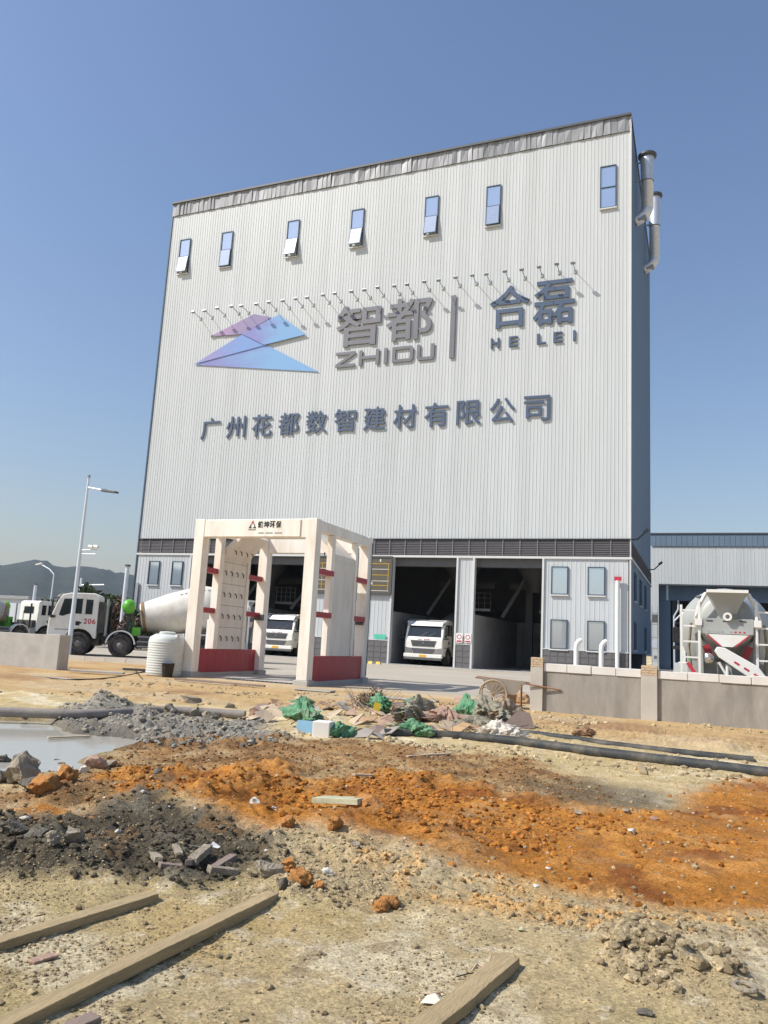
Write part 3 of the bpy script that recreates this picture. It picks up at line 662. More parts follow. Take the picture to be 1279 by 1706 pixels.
# exhaust ducts on the right side wall
def duct(y, zb, zt, r, label):
    t = thing('exhaust_duct', label, 'duct', (XC+.72, y, zb), 0, 'exhaust ducts on the right side wall')
    h = zt-zb
    MB().lathe((0,0,h*.52), (0,0,1), [(0,r),(h*.48,r*1.08)], 20, False).build('duct_pipe', M['steel'], t, smooth=True)
    MB().lathe((0,0,h), (0,0,1), [(-.12,r*1.12),(0,r*1.45),(.12,r*1.45),(.2,r*1.15),(.2,.05)], 20, False).build('cowl', M['cap'], t, smooth=True)
    pr = []
    for k in range(24): pr += [(k*h*.52/24, r*.86), ((k+.5)*h*.52/24, r*.93)]
    MB().lathe((0,0,0), (0,0,1), pr, 20, False).build('flexible_hose', M['steel'], t)
    MB().tube([(0,0,.05),(-.05,0,-.15),(-.2,0,-.4),(-.5,0,-.62),(-.75,0,-.7)], r*.9, 16).build('elbow', M['steel'], t, smooth=True)
    MB().obox((-.32,-.12,-.72), (.26,0,.06), (0,.22,0), (-.03,0,.12)).build('filter_box', M['steel_grey'], t)
    for q in (.55, .9): MB().box(-.72, 0, -.05, .05, h*q, h*q+.08).build('bracket', M['steel_grey'], t)
duct(48.6, 29.6, 33.25, .40, 'nearer and higher silver exhaust duct with dark cowl on the right side wall')
duct(56.9, 30.3, 35.3, .40, 'farther and lower silver exhaust duct behind the first on the right side wall')
for y, lab in ((YF+.9, 'nearer dark forked bracket above the louvre band on the side wall'), (YF+DEP-1.2, 'farther dark forked bracket at the back end of the side louvre band')):
    t = thing('camera_bracket', lab, 'bracket', (XC, y, ZT), 0, 'dark forked brackets on the side wall')
    MB().tube([(0,0,.12),(.35,0,.15),(.75,0,.55)], .05, 6).build('arm', M['cap'], t)
    MB().obox((.8,0,.62), (.12,0,.1), (0,.1,0), (-.05,0,.06)).build('camera_body', M['cap'], t)
# pipes on the facade and small signs
t = thing('vent_riser', 'tall white pipe with red top standing against the right end of the facade', 'pipe', (-4.25, YF-.25, 0))
MB().tube([(0,0,0),(0,0,5.3)], .11, 12).build('pipe', M['pvc'], t, smooth=True)
MB().box(-.17, .2, -.06, .06, 5.3, 5.52).build('red_cap', M['red_print'], t)
for x, lab in ((-6.3, 'left short bent white pipe in front of the right hand facade windows'), (-4.98, 'right short bent white pipe in front of the right hand facade windows'), (-21.35, 'bent white pipe at the wall seen through the right side of the wash gantry')):
    t = MB().tube([(0,0,0),(0,0,1.55),(.03,0,1.75),(.12,.02,1.9),(.25,.1,1.98)], .13, 12).build('bent_pipe', M['pvc'], smooth=True); t.location = (x, YF-1.2, 0)
    if x == -21.35: t.scale.z = 1.15
    tag(t, lab, 'pipe', 'bent white pipes along the facade')
t = thing('information_board', 'dark brown framed board with yellow lines hung between the second and third bay', 'board', (-20.4, YF-.1, 5.35))
box('panel', M['board_brown'], t, -2.78, 2.75, -.06, .06, -1.2, 1.2)
for zz in (1.14, -1.16): box('frame_rail', M['cap'], t, -2.8, 2.78, -.1, .07, zz-.05, zz+.05)
for xx in (-2.78, 2.76): box('frame_stile', M['cap'], t, xx-.05, xx+.05, -.1, .07, -1.1, 1.08)
for k, zz in enumerate((.72, .38, .02, -.35, -.62, -.95)): box('yellow_line', M['yellow'] if k % 2 == 0 else M['pvc'], t, -2.6, 2.6, -.07, -.061, zz-.014, zz+.014)
for xx in (-2.0, -1.0, 0, 1.0, 2.55): box('yellow_line', M['yellow'], t, xx-.014, xx+.014, -.07, -.062, -.93, .70)
for xx in (.4, .9, 1.35): box('board_mark', M['pvc'], t, xx, xx+.17, -.07, -.061, -.58, -.42)
box('board_mark', M['pvc'], t, 1.95, 2.03, -.07, -.061, .84, 1.0)
o = box('green_notice', M['sign_green'], None, -18.6, -17.85, YF-.1, YF-.07, 1.46, 1.75); tag(o, 'small green notice on the wall left of the third bay', 'sign')
for x, lab in ((-13.18, 'left white notice with red ring on the pier between the right hand bays'), (-12.66, 'right white notice with red ring on the pier between the right hand bays')):
    t = thing('safety_notice', lab, 'sign', (x, YF-.1, 1.78), 0, 'white safety notices on the pier')
    box('plate', M['pvc'], t, -.19, .19, -.03, 0, -.28, .28)
    MB().lathe((0,-.036,.06), (0,1,0), [(0,.10),(0,.14),(.004,.14),(.004,.10),(0,.10)], 20, False).build('red_ring', M['red_print'], t)
    box('caption', M['red_print'], t, -.15, .15, -.036, -.031, -.24, -.15)
t = thing('wheel_stop', 'low yellow and black striped kerb bar on the yard by the third bay', 'kerb bar', (-18.6, YF-1.3, 0))
for k in range(8):
    x = -1.0+k*.25; MB().prism([(-.12,0),(.12,0),(.06,.14),(-.06,.14)], 'yz', x, x+.25).build('stripe', M['yellow'] if k % 2 else M['black'], t)
box('wall_conduit', M['steel_grey'], None, -37.0, -36.78, YF-.16, YF-.06, 0.05, 4.5); tag(bpy.data.objects['wall_conduit'], 'grey vertical conduit low on the left end of the facade', 'conduit')

# ------------------------------------------------------------------ annex hall on the right
YA = 84.0
A = thing('annex_hall', 'long low grey metal hall with dark blue open bay behind the right hand wall', 'building', (16, YA+8, 0)); Ai = Matrix.Translation(-Vector(A.location))
def ap(mb, name, m, **k):
    o = mb.build(name, m, A, **k); o.matrix_parent_inverse = Ai.copy(); return o
ap(front_sheet(MB(), -4.72, 40, 8.56, 12.45, YA, .32, .015, .06), 'front_cladding', M['siding'])
ap(front_sheet(MB(), -4.78, 40.05, 12.44, 13.64, YA-.12, .5, .03, .06), 'parapet_band', M['siding_blue'])
ap(MB().box(-4.85, 40.1, YA-.2, YA+.2, 13.64, 13.78), 'parapet_cap', M['cap'])
ap(MB().box(-4.72, -4.02, YA-.02, YA+.3, 0, 8.56), 'corner_wall', M['siding'])
ap(MB().box(-4.02, 40, YA-.1, YA+.1, 8.42, 8.57), 'opening_trim', M['cap'])
ap(MB().box(-4.02, 40, YA+1.2, YA+1.4, 7.0, 9.0), 'inner_header', M['siding_blue'])
ap(MB().box(-4.02, -2.95, YA+1.2, YA+1.4, 0, 6.98), 'inner_pier', M['siding_blue'])
ap(MB().box(1.2, 4.4, YA+1.12, YA+1.2, 7.4, 8.3), 'vent_grille', M['frame'])
ap(MB().box(-4.7, 40, YA+.2, YA+16, 13.4, 13.6), 'roof', M['steel_grey'])
ap(MB().box(-4.7, 40, YA+15.8, YA+16, 0, 13.4), 'rear_wall', M['inner'])
ap(MB().box(-4.7, -4.5, YA+.3, YA+15.8, 0, 13.4), 'side_wall', M['siding_blue'])
ap(MB().box(39.8, 40, YA+.3, YA+15.8, 0, 13.4), 'side_wall', M['siding'])
for x in (-2.9, 3.6, 10.0): ap(MB().box(x, x+.4, YA+5, YA+5.4, 0, 13.3), 'column', M['siding_blue'])
ap(MB().box(-2.6, 39, YA+9, YA+9.3, 0, 4.2), 'inner_wall', M['siding_blue'])
ap(MB().box(-2.9, 39, YA+5.4, YA+5.6, 3.0, 3.2), 'rail', M['steel_grey'])
t = thing('downpipe', 'forked white downpipe at the left edge of the annex opening', 'downpipe', (-2.6, YA+1.0, 0))
MB().tube([(0,0,0),(0,0,5.4),(.4,0,6.1),(.4,0,7.0)], .09, 8).build('pipe', M['pole'], t, smooth=True)
MB().tube([(.02,0,4.9),(.75,0,5.7),(.8,0,5.9)], .09, 8).build('branch', M['pole'], t, smooth=True)
t = thing('electrical_rack', 'grey rack of cabinets and cables between the tower and the annex', 'rack', (-4.35, YA-.9, 0))
for x in (-.28, .28): MB().tube([(x,0,0),(x,0,6.2)], .03, 6).build('post', M['steel_grey'], t)
for z in (.8, 2.0, 3.1, 4.4, 5.5): box('shelf', M['steel_grey'], t, -.3, .3, -.15, .15, z, z+.06)
box('cabinet', M['pole'], t, -.25, .2, -.16, .12, 2.2, 2.9); box('cabinet', M['siding'], t, -.25, .25, -.16, .1, 3.3, 4.2); box('cabinet', M['steel_dark'], t, -.28, .28, -.16, .1, 4.6, 5.4)
box('cabinet', M['lamp_glass'], t, -.1, .2, -.17, .1, 1.0, 1.35)

# ------------------------------------------------------------------ truck wash gantry
GX0, GX1, GY0, GY1, GH = -14.48, -10.27, 19.87, 24.09, 4.78
t = thing('wash_gantry', 'cream open frame truck wash gantry with red lower panels and red bars', 'gantry', ((GX0+GX1)/2, (GY0+GY1)/2, 0)); Ti = Matrix.Translation(-Vector(t.location))
def tp(mb, name, m, parent=None, **k):
    o = mb.build(name, m, parent or t, **k)
    if parent is None: o.matrix_parent_inverse = Ti.copy()
    return o
pw_ = .34
for x0 in (GX0, GX1-pw_):
    for y0 in (GY0, GY1-pw_):
        tp(MB().box(x0, x0+pw_, y0, y0+pw_, .16, GH), 'post', M['cream'], bevel=.012)
        tp(MB().box(x0-.06, x0+pw_+.06, y0-.06, y0+pw_+.06, -.08, .158), 'base_block', M['concrete'], bevel=.02)
for y0, dy in ((GY0+.03, .26), (GY1-.30, .26)):
    tp(MB().box(GX0+pw_+.003, GX1-pw_-.003, y0, y0+dy, 4.22, GH-.012), 'lintel', M['cream'], bevel=.01)
tp(MB().box(GX0+pw_+.03, GX1-pw_-.2, GY0-.004, GY0+.028, 4.24, GH-.03), 'sign_panel', M['cream'], bevel=.004)
for x0 in (GX0+.02, GX1-pw_+.02):
    tp(MB().box(x0, x0+.3, GY0+pw_+.003, GY1-pw_-.003, 4.44, GH-.02), 'top_beam', M['cream'], bevel=.01)
for sgn, xo in ((1, GX0+.05), (-1, GX1-.05)):
    xi = xo+sgn*.10
    lo, hi = min(xo, xi), max(xo, xi)
    tp(MB().box(lo, hi, GY0+pw_+.002, GY1-pw_-.002, .12, .84), 'red_panel', M['red'])
    tp(MB().box(lo-.05, hi+.05, GY0+pw_+.06, GY1-pw_-.06, -.08, .118), 'kerb', M['concrete'], bevel=.02)
    tp(MB().box(lo-.04, hi+.10 if sgn > 0 else hi+.04, 21.02, 21.24, .842, 4.43), 'side_post', M['cream'], bevel=.008)
    tp(MB().box(lo-.04, hi+.04, 22.78, 22.95, .842, 4.43), 'side_post', M['cream'], bevel=.008)
    sp_ = tp(MB().box(lo, hi, 21.25, 22.77, .845, 3.72), 'spray_panel', M['spray'])
    tp(MB().prism([(xo, 3.722), (xi, 3.722), (xi+sgn*.78, 4.5), (xi+sgn*.66, 4.58), (xo, 3.9)], 'xz', 21.26, 22.76), 'angled_spray_panel', M['spray'])
    nz = MB()
    for zc in (1.2, 1.9, 2.6, 3.3):
        for k in range(4):
            y = 21.5+k*.34; x = xi+sgn*.004
            o = tp(MB().tube([(xi, y, zc+.06), (xi+sgn*.06, y, zc), (xi+sgn*.06, y, zc-.10)], .016, 6), 'nozzle', M['black'])
        tp(MB().box(min(xi, xi+sgn*.003), max(xi, xi+sgn*.003), 21.26, 22.76, zc+.33, zc+.342), 'seam', M['steel_dark'])
    for k in range(4):
        y = 21.5+k*.34; tp(MB().tube([(xi+sgn*.3, y, 4.02), (xi+sgn*.36, y, 3.97), (xi+sgn*.36, y, 3.88)], .016, 6), 'nozzle', M['black'])
    for zc in (2.03, 3.28):
        for a, b_ in ((GY0+pw_+.003, 21.20), (22.90, GY1-pw_-.003)):
            tp(MB().box(lo-.055, hi+.055, a, b_, zc-.08, zc+.08), 'red_bar', M['red'])
    # pipework and cables
    tp(MB().tube([(xo-sgn*.09, GY1-.12, .2), (xo-sgn*.10, GY1-.10, 2.4), (xo-sgn*.09, GY1-.14, 4.6)], .014, 6), 'cable', M['cap'])
    tp(MB().box(min(xo, xo+sgn*.34)-.0, max(xo, xo+sgn*.34), GY1-pw_-.09, GY1-pw_-.004, 1.85, 2.05), 'control_box', M['cap'])
    tp(MB().tube([(xo-sgn*.02, 22.98, .9), (xo-sgn*.02, 22.98, 4.3)], .03, 8), 'water_pipe', M['steel_grey'])
tp(MB().box(GX0+.95, GX1-.95, 21.26, 22.76, 4.56, 4.64), 'ceiling_spray_panel', M['spray'])
tp(MB().box(GX0+pw_, GX1-pw_, 20.6, 23.4, -.03, .015), 'wash_slab', M['concrete'])
dm = MB()
for k in range(14): dm.box(-13.2+k*.16, -13.1+k*.16, 20.28, 20.5, -.02, .03)
tp(dm, 'floor_drain', M['steel_dark'])
# printed sign: red and black recycling triangle, four characters, a small line of print
def flat(poly, m, name, y=GY0-.012): return tp(MB().prism(poly, 'xz', y, y+.006), name, m)
lx, lz = -12.42, 4.62
flat([(lx, lz+.12), (lx-.055, lz+.0), (lx-.02, lz+.0), (lx, lz+.055), (lx+.02, lz+.0), (lx+.055, lz+.0)], M['red_print'], 'logo_arrow')
flat([(lx-.06, lz-.012), (lx-.13, lz-.13), (lx-.03, lz-.13), (lx-.03, lz-.10), (lx-.075, lz-.09), (lx-.035, lz-.012)], M['black'], 'logo_arrow')
flat([(lx+.06, lz-.012), (lx+.13, lz-.13), (lx+.03, lz-.13), (lx+.03, lz-.10), (lx+.075, lz-.09), (lx+.035, lz-.012)], M['black'], 'logo_arrow')
flat([(lx-.14, lz-.185), (lx+.12, lz-.185), (lx+.12, lz-.165), (lx-.14, lz-.165)], M['steel_dark'], 'logo_underline')
for i, ch in enumerate('健坤环保'):
    x = -12.24+i*.205; letter(ch, x, x+.18, 4.50, 4.70, GY0-.014, .008, M['black'], t, .016)
for k in range(13):
    if k in (3, 8): continue
    x = -12.2+k*.062; flat([(x, 4.33), (x+.045, 4.33), (x+.045, 4.365), (x, 4.365)], M['steel_grey'], 'small_print')

# drain gratings in the ground
def grate(x0, x1, y0, y1, label):
    g = thing('drain_grate', label, 'drain grate', ((x0+x1)/2, (y0+y1)/2, soil_z((x0+x1)/2, (y0+y1)/2)+.02)); w = x1-x0; d = y1-y0
    box('channel', M['black'], g, -w/2, w/2, -d/2, d/2, -.08, .004)
    n = max(3, int(w/.075)); bm_ = MB().box(-.022, .022, -d/2, d/2, 0, .03).mesh('bar', M['pier'])
    for k in range(n+1): link('bar', bm_, g, loc=(-w/2+w*k/n, 0, .006))
    for y in (-d/2, d/2): box('rail', M['pier'], g, -w/2-.02, w/2+.02, y-.02, y+.02, 0, .03)
grate(-7.35, -5.85, 17.95, 18.2, 'long grating with light bars in the yellow dust behind the green bags')
grate(-9.75, -8.75, 18.25, 18.55, 'short dark grating beside the right foot of the wash gantry')

# water tank and bucket
t = thing('water_tank', 'white ribbed plastic water tank with lid beside the left gantry post', 'tank', (-14.92, 19.6, soil_z(-14.92, 19.6)))
pr = [(0, .48), (.04, .52)]
for k in range(13): z = .08+k*.073; pr += [(z, .52), (z+.018, .532), (z+.05, .532), (z+.068, .52)]
pr += [(1.06, .52), (1.14, .49), (1.22, .36), (1.235, .20)]
MB().lathe((0,0,0), (0,0,1), pr, 36).build('body', M['tank'], t, smooth=True)
MB().lathe((0,0,1.2), (0,0,1), [(0,.22),(.04,.24),(.09,.24),(.11,.20),(.12,.02)], 28).build('lid', M['tank'], t, smooth=True)
MB().tube([(.42,-.1,1.18),(.52,-.15,1.2)], .05, 10).build('outlet', M['tank'], t)
t = thing('bucket', 'small black plastic bucket between the white tank and the gantry post', 'bucket', (-14.45, 19.15, soil_z(-14.45, 19.15)))
MB().lathe((0,0,0), (0,0,1), [(0,.14),(.36,.18),(.38,.19),(.40,.19),(.395,.17),(.05,.13)], 20).build('body', M['black'], t, smooth=True)
MB().tube([(-.18,0,.38),(-.12,-.1,.30),(0,-.17,.27),(.12,-.1,.30),(.18,0,.38)], .008, 5).build('handle', M['steel_grey'], t)

# ------------------------------------------------------------------ boundary walls
def brick_pier(x0, x1, y0, y1, zt, label):
    t = thing('brick_pier', label, 'pier', ((x0+x1)/2, (y0+y1)/2, 0), 0, 'brick topped piers of the right hand wall')
    w, d = x1-x0, y1-y0
    box('shaft', M['pier'], t, -w/2, w/2, -d/2, d/2, -.35, zt-.22, bevel=.006)
    box('mortar', M['mortar'], t, -w/2+.012, w/2-.012, -d/2+.012, d/2-.012, zt-.22, zt-.012)
    for r_ in range(4):
        z = zt-.215+r_*.053; off = 0 if r_ % 2 else w/4
        xs = sorted({-w/2, w/2, *[-w/2+off+k*w/2 for k in range(3) if -w/2+.03 < -w/2+off+k*w/2 < w/2-.03]})
        for a, b_ in zip(xs[:-1], xs[1:]):
            box('brick', M['brick'], t, a+.004, b_-.004, -d/2-random.uniform(0, .006), d/2+.003, z, z+.045)
    return t
WY = 18.0
brick_pier(-3.62, -3.34, WY, WY+.34, 1.2, 'brick topped pier at the open left end of the right hand wall')
brick_pier(-1.23, -.90, WY, WY+.34, 1.16, 'brick topped pier between the two grey panels of the right hand wall')
for (a, b_, lab) in ((-3.34, -1.23, 'grey rendered wall panel with white coping blocks between the two brick piers'), (-.90, 4.6, 'grey rendered wall panel with white coping blocks running out of the picture at right')):
    t = thing('boundary_wall', lab, 'wall', ((a+b_)/2, WY+.13, 0)); c = (a+b_)/2
    box('wall_panel', M['render_grey'], t, a-c, b_-c, -.06, .14, -.35, .885)
    n = max(1, round((b_-a)/.6)); st = (b_-a)/n
    for k in range(n): box('coping_block', M['aac'], t, a-c+k*st+.006, a-c+(k+1)*st-.006, -.08+random.uniform(-.008,.008), .15, .888, 1.06+random.uniform(-.012,.012), bevel=.008)
t = thing('concrete_wall', 'low weathered concrete wall with end pier at the left edge', 'wall', (-22, 18.4, 0)); c = -22
box('wall_panel', M['concrete'], t, -30-c, -18.42-c, .04, .22, -.3, 1.02, bevel=.01)
box('end_pier', M['concrete'], t, -18.40-c, -17.85-c, -.06, .38, -.3, 1.04, bevel=.012)
# kerb stones along the road on the left
t = thing('kerb', 'row of pale concrete kerb stones in front of the road on the left', 'kerb', (-21, 24.6, 0))
ks = MB().box(-.49, .49, -.07, .07, -.1, .16).mesh('kerb_stone', M['pier'])
for k in range(11): link('kerb_stone', ks, t, loc=(-5+k*1.0, random.uniform(-.015, .015), random.uniform(-.02, .02)), rot=(0, 0, random.uniform(-.01, .01)))

# ------------------------------------------------------------------ lamps and poles
def arm_lamp(x, y, h, label):
    t = thing('street_lamp', label, 'street lamp', (x, y, 0))
    box('base_plate', M['steel_grey'], t, -.2, .2, -.2, .2, 0, .03)
    MB().tube([(0,0,.03),(0,0,h)], .11, 14, r1=.05).build('pole', M['pole'], t, smooth=True)
    MB().tube([(0,0,h),(0,0,h+.12)], .07, 10).build('pole_cap', M['steel_grey'], t)
    MB().tube([(0,0,h-.45),(1.0,0,h-.62)], .03, 8).build('lamp_arm', M['pole'], t)
    MB().obox((1.32,0,h-.68), (.40,0,-.05), (0,.13,0), (.006,0,.045)).build('lamp_head', M['steel_dark'], t, bevel=.02)
    MB().obox((1.0,0,h-.63), (.12,0,-.015), (0,.1,0), (.01,0,.06)).build('solar_box', M['cap'], t)
    MB().tube([(0,0,h-3.35),(.95,0,h-3.33)], .025, 8).build('camera_arm', M['pole'], t)
    MB().tube([(.0,0,h-3.52),(.9,0,h-3.52)], .015, 6).build('brace', M['pole'], t)
    for xx in (.65, .95): MB().tube([(xx-.12,-.05,h-3.18),(xx+.14,-.1,h-3.22)], .07, 10).build('camera', M['white'], t)
    return t
arm_lamp(-26.02, 27.32, 8.05, 'tall pale grey lamp post with one arm and cameras beside the truck cab')
def curve_lamp(x, y, h, d, label):
    t = thing('street_lamp', label, 'street lamp', (x, y, 0), 0)
    MB().tube([(0,0,0),(0,0,h)], .12, 10, r1=.07).build('pole', M['pole'], t, smooth=True)
    MB().tube([(0,0,h),(d*.35,0,h+.6),(d*.75,0,h+.95),(d,0,h+1.15)], .06, 8).build('lamp_arm', M['pole'], t, smooth=True)
    MB().obox((d*1.12,0,h+1.2), (.45,0,.1), (0,.14,0), (0,0,.06)).build('lamp_head', M['white'], t)
curve_lamp(-70.2, 70, 7.0, -2.2, 'far curved arm street lamp in front of the hills at left')
t = thing('street_lamp', 'small far lamp post with a level arm just right of the tall lamp post', 'street lamp', (-56.6, 60, 0))
MB().tube([(0,0,0),(0,0,5.9)], .09, 8).build('pole', M['pole'], t); MB().tube([(0,0,5.2),(2.9,0,5.3)], .06, 6).build('arm', M['pole'], t); box('panel', M['pole'], t, -.75, -.35, -.05, .05, 4.9, 6.3)
for x, y, h, r, lab in ((-34.05, 40, 5.2, .15, 'white vent pole with dark cap behind the green drive of the mixer truck'), (-72.8, 70, 5.7, .2, 'short far white post above the rear truck cab'), (-80.2, 70, 6.6, .12, 'thin far white post near the left edge'), (-85, 78, 4.8, .08, 'thin far mast near the low grey building')):
    t = thing('white_pole', lab, 'pole', (x, y, 0)); MB().tube([(0,0,0),(0,0,h)], r, 10, r1=r*.85).build('shaft', M['pole'], t, smooth=True)
    MB().tube([(0,0,h),(0,0,h+.12)], r*1.25, 10).build('cap', M['steel_dark'], t)
t = thing('far_building', 'low far grey flat roofed building at the left edge', 'building', (-88, 76, 0))
box('wall', M['siding_low'], t, -12, 8, 0, 8, 0, 4.2); box('roof', M['steel_grey'], t, -12.3, 8.3, -.3, 8.3, 4.2, 4.6)
for k in range(4): box('window', M['frame'], t, -9+k*4, -7+k*4, -.05, .0, 1.8, 3.2)

# ------------------------------------------------------------------ mixer trucks
TYRE = MB().lathe((0,0,0), (1,0,0), [(-.16,.30),(-.17,.36),(-.17,.46),(-.14,.515),(-.06,.53),(.06,.53),(.14,.515),(.17,.46),(.17,.36),(.16,.30)], 32, False).mesh('wheel', M['rubber'], True)
_r = MB().lathe((0,0,0), (1,0,0), [(.13,.31),(.10,.28),(.05,.24),(.09,.17),(.16,.13),(.19,.09),(.20,.01)], 28, False)
for k in range(10):
    q = 2*math.pi*k/10; _r.tube([(.07,.2*math.cos(q),.2*math.sin(q)),(.105,.2*math.cos(q),.2*math.sin(q))], .016, 6)
RIM = _r.mesh('rim', M['rim'], True)
def truck(label, x, y, rz, number=None, drum='drum', rear=False, group='concrete mixer trucks', visor=True, tilt=11.5, dz=1.84, hop=.0, cabwin=False):
    k = lambda y: y if y < .5 else .5+(y-.5)*.854     # cab lengths
    t = thing('mixer_truck', label, 'mixer truck', (x, y, 0), rz, group)
    b = lambda n, m, *a, **k: MB().box(*a).build(n, M[m], t, **k)
    b('chassis', 'chassis', -.42, .42, .5, 9.05, .72, .98)
    b('engine_block', 'chassis', -.7, .7, .4, 2.2, .45, 1.15)
    for ya in (1.35, 3.17, 6.2, 7.55):
        MB().tube([(-1.0, ya, .53), (1.0, ya, .53)], .07, 8).build('axle', M['chassis'], t)
        for s in (-1, 1):
            w = link('wheel', TYRE, t, loc=(s*1.07, ya, .53), rot=(0, 0, 0 if s > 0 else math.pi)); link('rim', RIM, w)
    # cab shell
    arch = [(1.35+.66*math.cos(q), .53+.66*math.sin(q)) for q in np.linspace(math.pi*.97, math.pi*.12, 12)]
    prof = [(.02,.62),(0,.95),(0,1.42),(.03,1.60),(.09,1.72),(.36,2.50),(.50,2.70),(.85,2.79),(1.88,2.82),(2.06,2.72),(2.08,1.2)]+[(2.08,.78)]+arch[::-1]+[(.62,.62)]
    cabo = MB().prism(prof, 'yz', -1.2, 1.2).build('cab', M['cab'], t, bevel=.045)
    # windscreen follows the slope between (.10,1.74) and (.35,2.48)
    ws = MB(); n_ = Vector((0, -.78, .27)).normalized()*.012
    def onscreen(u, xx, k=0): return (xx, .105+.245*u-.012-k, 1.745+.735*u)
    ws.add([onscreen(.0, -1.08), onscreen(.0, 1.08), onscreen(.98, 1.0), onscreen(.98, -1.0), onscreen(0, -1.08, -.03), onscreen(0, 1.08, -.03), onscreen(.98, 1.0, -.03), onscreen(.98, -1.0, -.03)], [(0,1,2,3),(4,7,6,5),(0,4,5,1),(1,5,6,2),(2,6,7,3),(3,7,4,0)])
    scr = ws.build('windscreen', M['glass_dark'], t)
    for s in (-1, 1): MB().tube([(.25*s, .07, 1.74), (.25*s+.45, .17, 2.02)], .012, 5).build('wiper', M['black'], t)
    if visor: MB().prism([(.16,2.40),(.22,2.38),(.52,2.70),(.48,2.76),(.30,2.68)], 'yz', -1.12, 1.12).build('sun_visor', M['steel_grey'], t, bevel=.012)
    for s in (-1, 1): MB().obox((s*1.03, .33, 2.62), (.13,0,0), (0,.06,.06), (0,-.03,.03)).build('marker_lamp', M['white'], t)
    g = MB().prism([(-.82,1.52),(.82,1.52),(.70,1.16),(-.70,1.16)], 'xz', -.022, .02).build('grille', M['grille'], t)
    for z in (1.25, 1.34, 1.43): MB().box(-.68, .68, -.035, -.0225, z-.012, z+.012).build('grille_bar', M['cap'], g)
    MB().prism([(-.09,1.30),(0,1.43),(.09,1.30),(.05,1.30),(0,1.37),(-.05,1.30)], 'xz', -.05, -.036).build('badge', M['lamp_glass'], g)
    for k in range(6):
        if k not in (2,): MB().box(-.36+k*.13, -.28+k*.13, -.006, .004, 1.575, 1.63).build('red_character' if k > 2 else 'bonnet_character', M['red_print'] if k > 2 else M['steel_grey'], t)
    MB().prism([(-.78,1.05),(.78,1.05),(.60,.72),(-.60,.72)], 'xz', -.03, .02).build('lower_grille', M['grille'], t)
    for s in (-1, 1):
        MB().prism([(s*.80,1.05),(s*1.17,1.10),(s*1.17,.76),(s*.66,.74)], 'xz', -.025, .03).build('headlight', M['lamp_glass'], t)
    bm = MB().box(-1.22, 1.22, -.09, .16, .50, .72).build('bumper', M['cab'], t, bevel=.03)
    MB().box(-1.2, 1.2, -.07, .1, .36, .48).build('bumper_guard', M['grille'], t, bevel=.02)
    MB().box(-.22, .22, -.105, -.092, .54, .68).build('number_plate', M['plate'], t)
    for s in (-1, 1):
        xs = lambda a, c: (min(s*a, s*c), max(s*a, s*c))
        d = MB().prism([(.36,1.25),(.36,1.75),(.54,2.58),(1.46,2.62),(1.46,1.25)], 'yz', *xs(1.20, 1.212)).build('door', M['cab'], t)
        MB().prism([(.42,1.76),(.58,2.50),(1.38,2.54),(1.38,1.86),(.92,1.86),(.58,1.72)], 'yz', *xs(1.213, 1.222)).build('window', M['glass_dark'], d)
        MB().box(*xs(1.213, 1.228), 1.24, 1.41, 1.42, 1.49).build('handle', M['black'], d)
        MB().prism([(1.53,1.86),(1.53,2.52),(1.83,2.52),(1.83,1.86)], 'yz', *xs(1.20, 1.212)).build('rear_window', M['glass_dark'], t)
        MB().box(*xs(1.20, 1.214), 1.16, 1.34, 1.33, 1.52).build('vent', M['black'], t)
        MB().box(*xs(1.20, 1.206), 1.1, 1.45, 1.66, 1.675).build('trim_line', M['steel_grey'], t)
        MB().box(*xs(1.20, 1.206), .3, 1.0, 1.10, 1.15).build('side_mark', M['steel_grey'], t)
        MB().tube([(s*1.15, .35, 2.55), (s*1.42, .15, 2.5), (s*1.42, .15, 1.7)], .02, 6).build('mirror_arm', M['black'], t)
        MB().box(*xs(1.30, 1.50), .10, .18, 1.85, 2.38).build('mirror', M['black'], t, bevel=.03)
        MB().obox((s*1.38, .2, 1.68), (.12,0,0), (0,.1,0), (0,0,.06)).build('mirror', M['black'], t, bevel=.02)
        if number:
            for i, ch in enumerate(number):
                me, a = glyph(ch, M['red_print'], bold=.02); lo, hi = a.min(0), a.max(0); u = (a-lo)/(hi-lo)
                # read from outside: near side (x>0) runs towards the rear
                yy = 1.50+i*.18 if s > 0 else 2.02-i*.18
                q = np.stack([s*(1.203+u[:, 2]*.006), yy+s*(u[:, 0]*.15), 1.42+u[:, 1]*.24], -1)
                me.vertices.foreach_set('co', q.astype(np.float32).ravel()); me.update(); link('number', me, t)
        # wheel arches over the second axle
        am = MB(); n = 13
        qs = np.linspace(math.pi*.02, math.pi*.98, n); vs = []
        for q in qs:
            for rr in (.60, .66):
                for xx in (s*.82, s*1.24): vs.append((xx, 3.17+rr*math.cos(q), .56+rr*math.sin(q)))
        fs = []
        for i in range(n-1):
            p = i*4; r_ = p+4; fs += [(p, r_, r_+1, p+1), (p+2, p+3, r_+3, r_+2), (p, p+2, r_+2, r_), (p+1, r_+1, r_+3, p+3)]
        fs += [(0,1,3,2), ((n-1)*4, (n-1)*4+2, (n-1)*4+3, (n-1)*4+1)]
        am.add(vs, fs).build('mudguard', M['cab'], t)
        vs2 = [((v_[0]), 6.87+(v_[1]-3.17)*2.0, v_[2]) for v_ in vs]
        MB().add(vs2, fs).build('mudguard', M['drum_grey'] if rear else M['cab'], t)
        MB().box(*xs(.5, 1.15), 3.95, 5.3, .45, 1.0).build('side_locker', M['chassis'], t)
        for k in range(3): MB().box(*xs(1.12, 1.17), 3.9, 5.35, .5+k*.22, .55+k*.22).build('side_rail', M['steel_grey'], t)
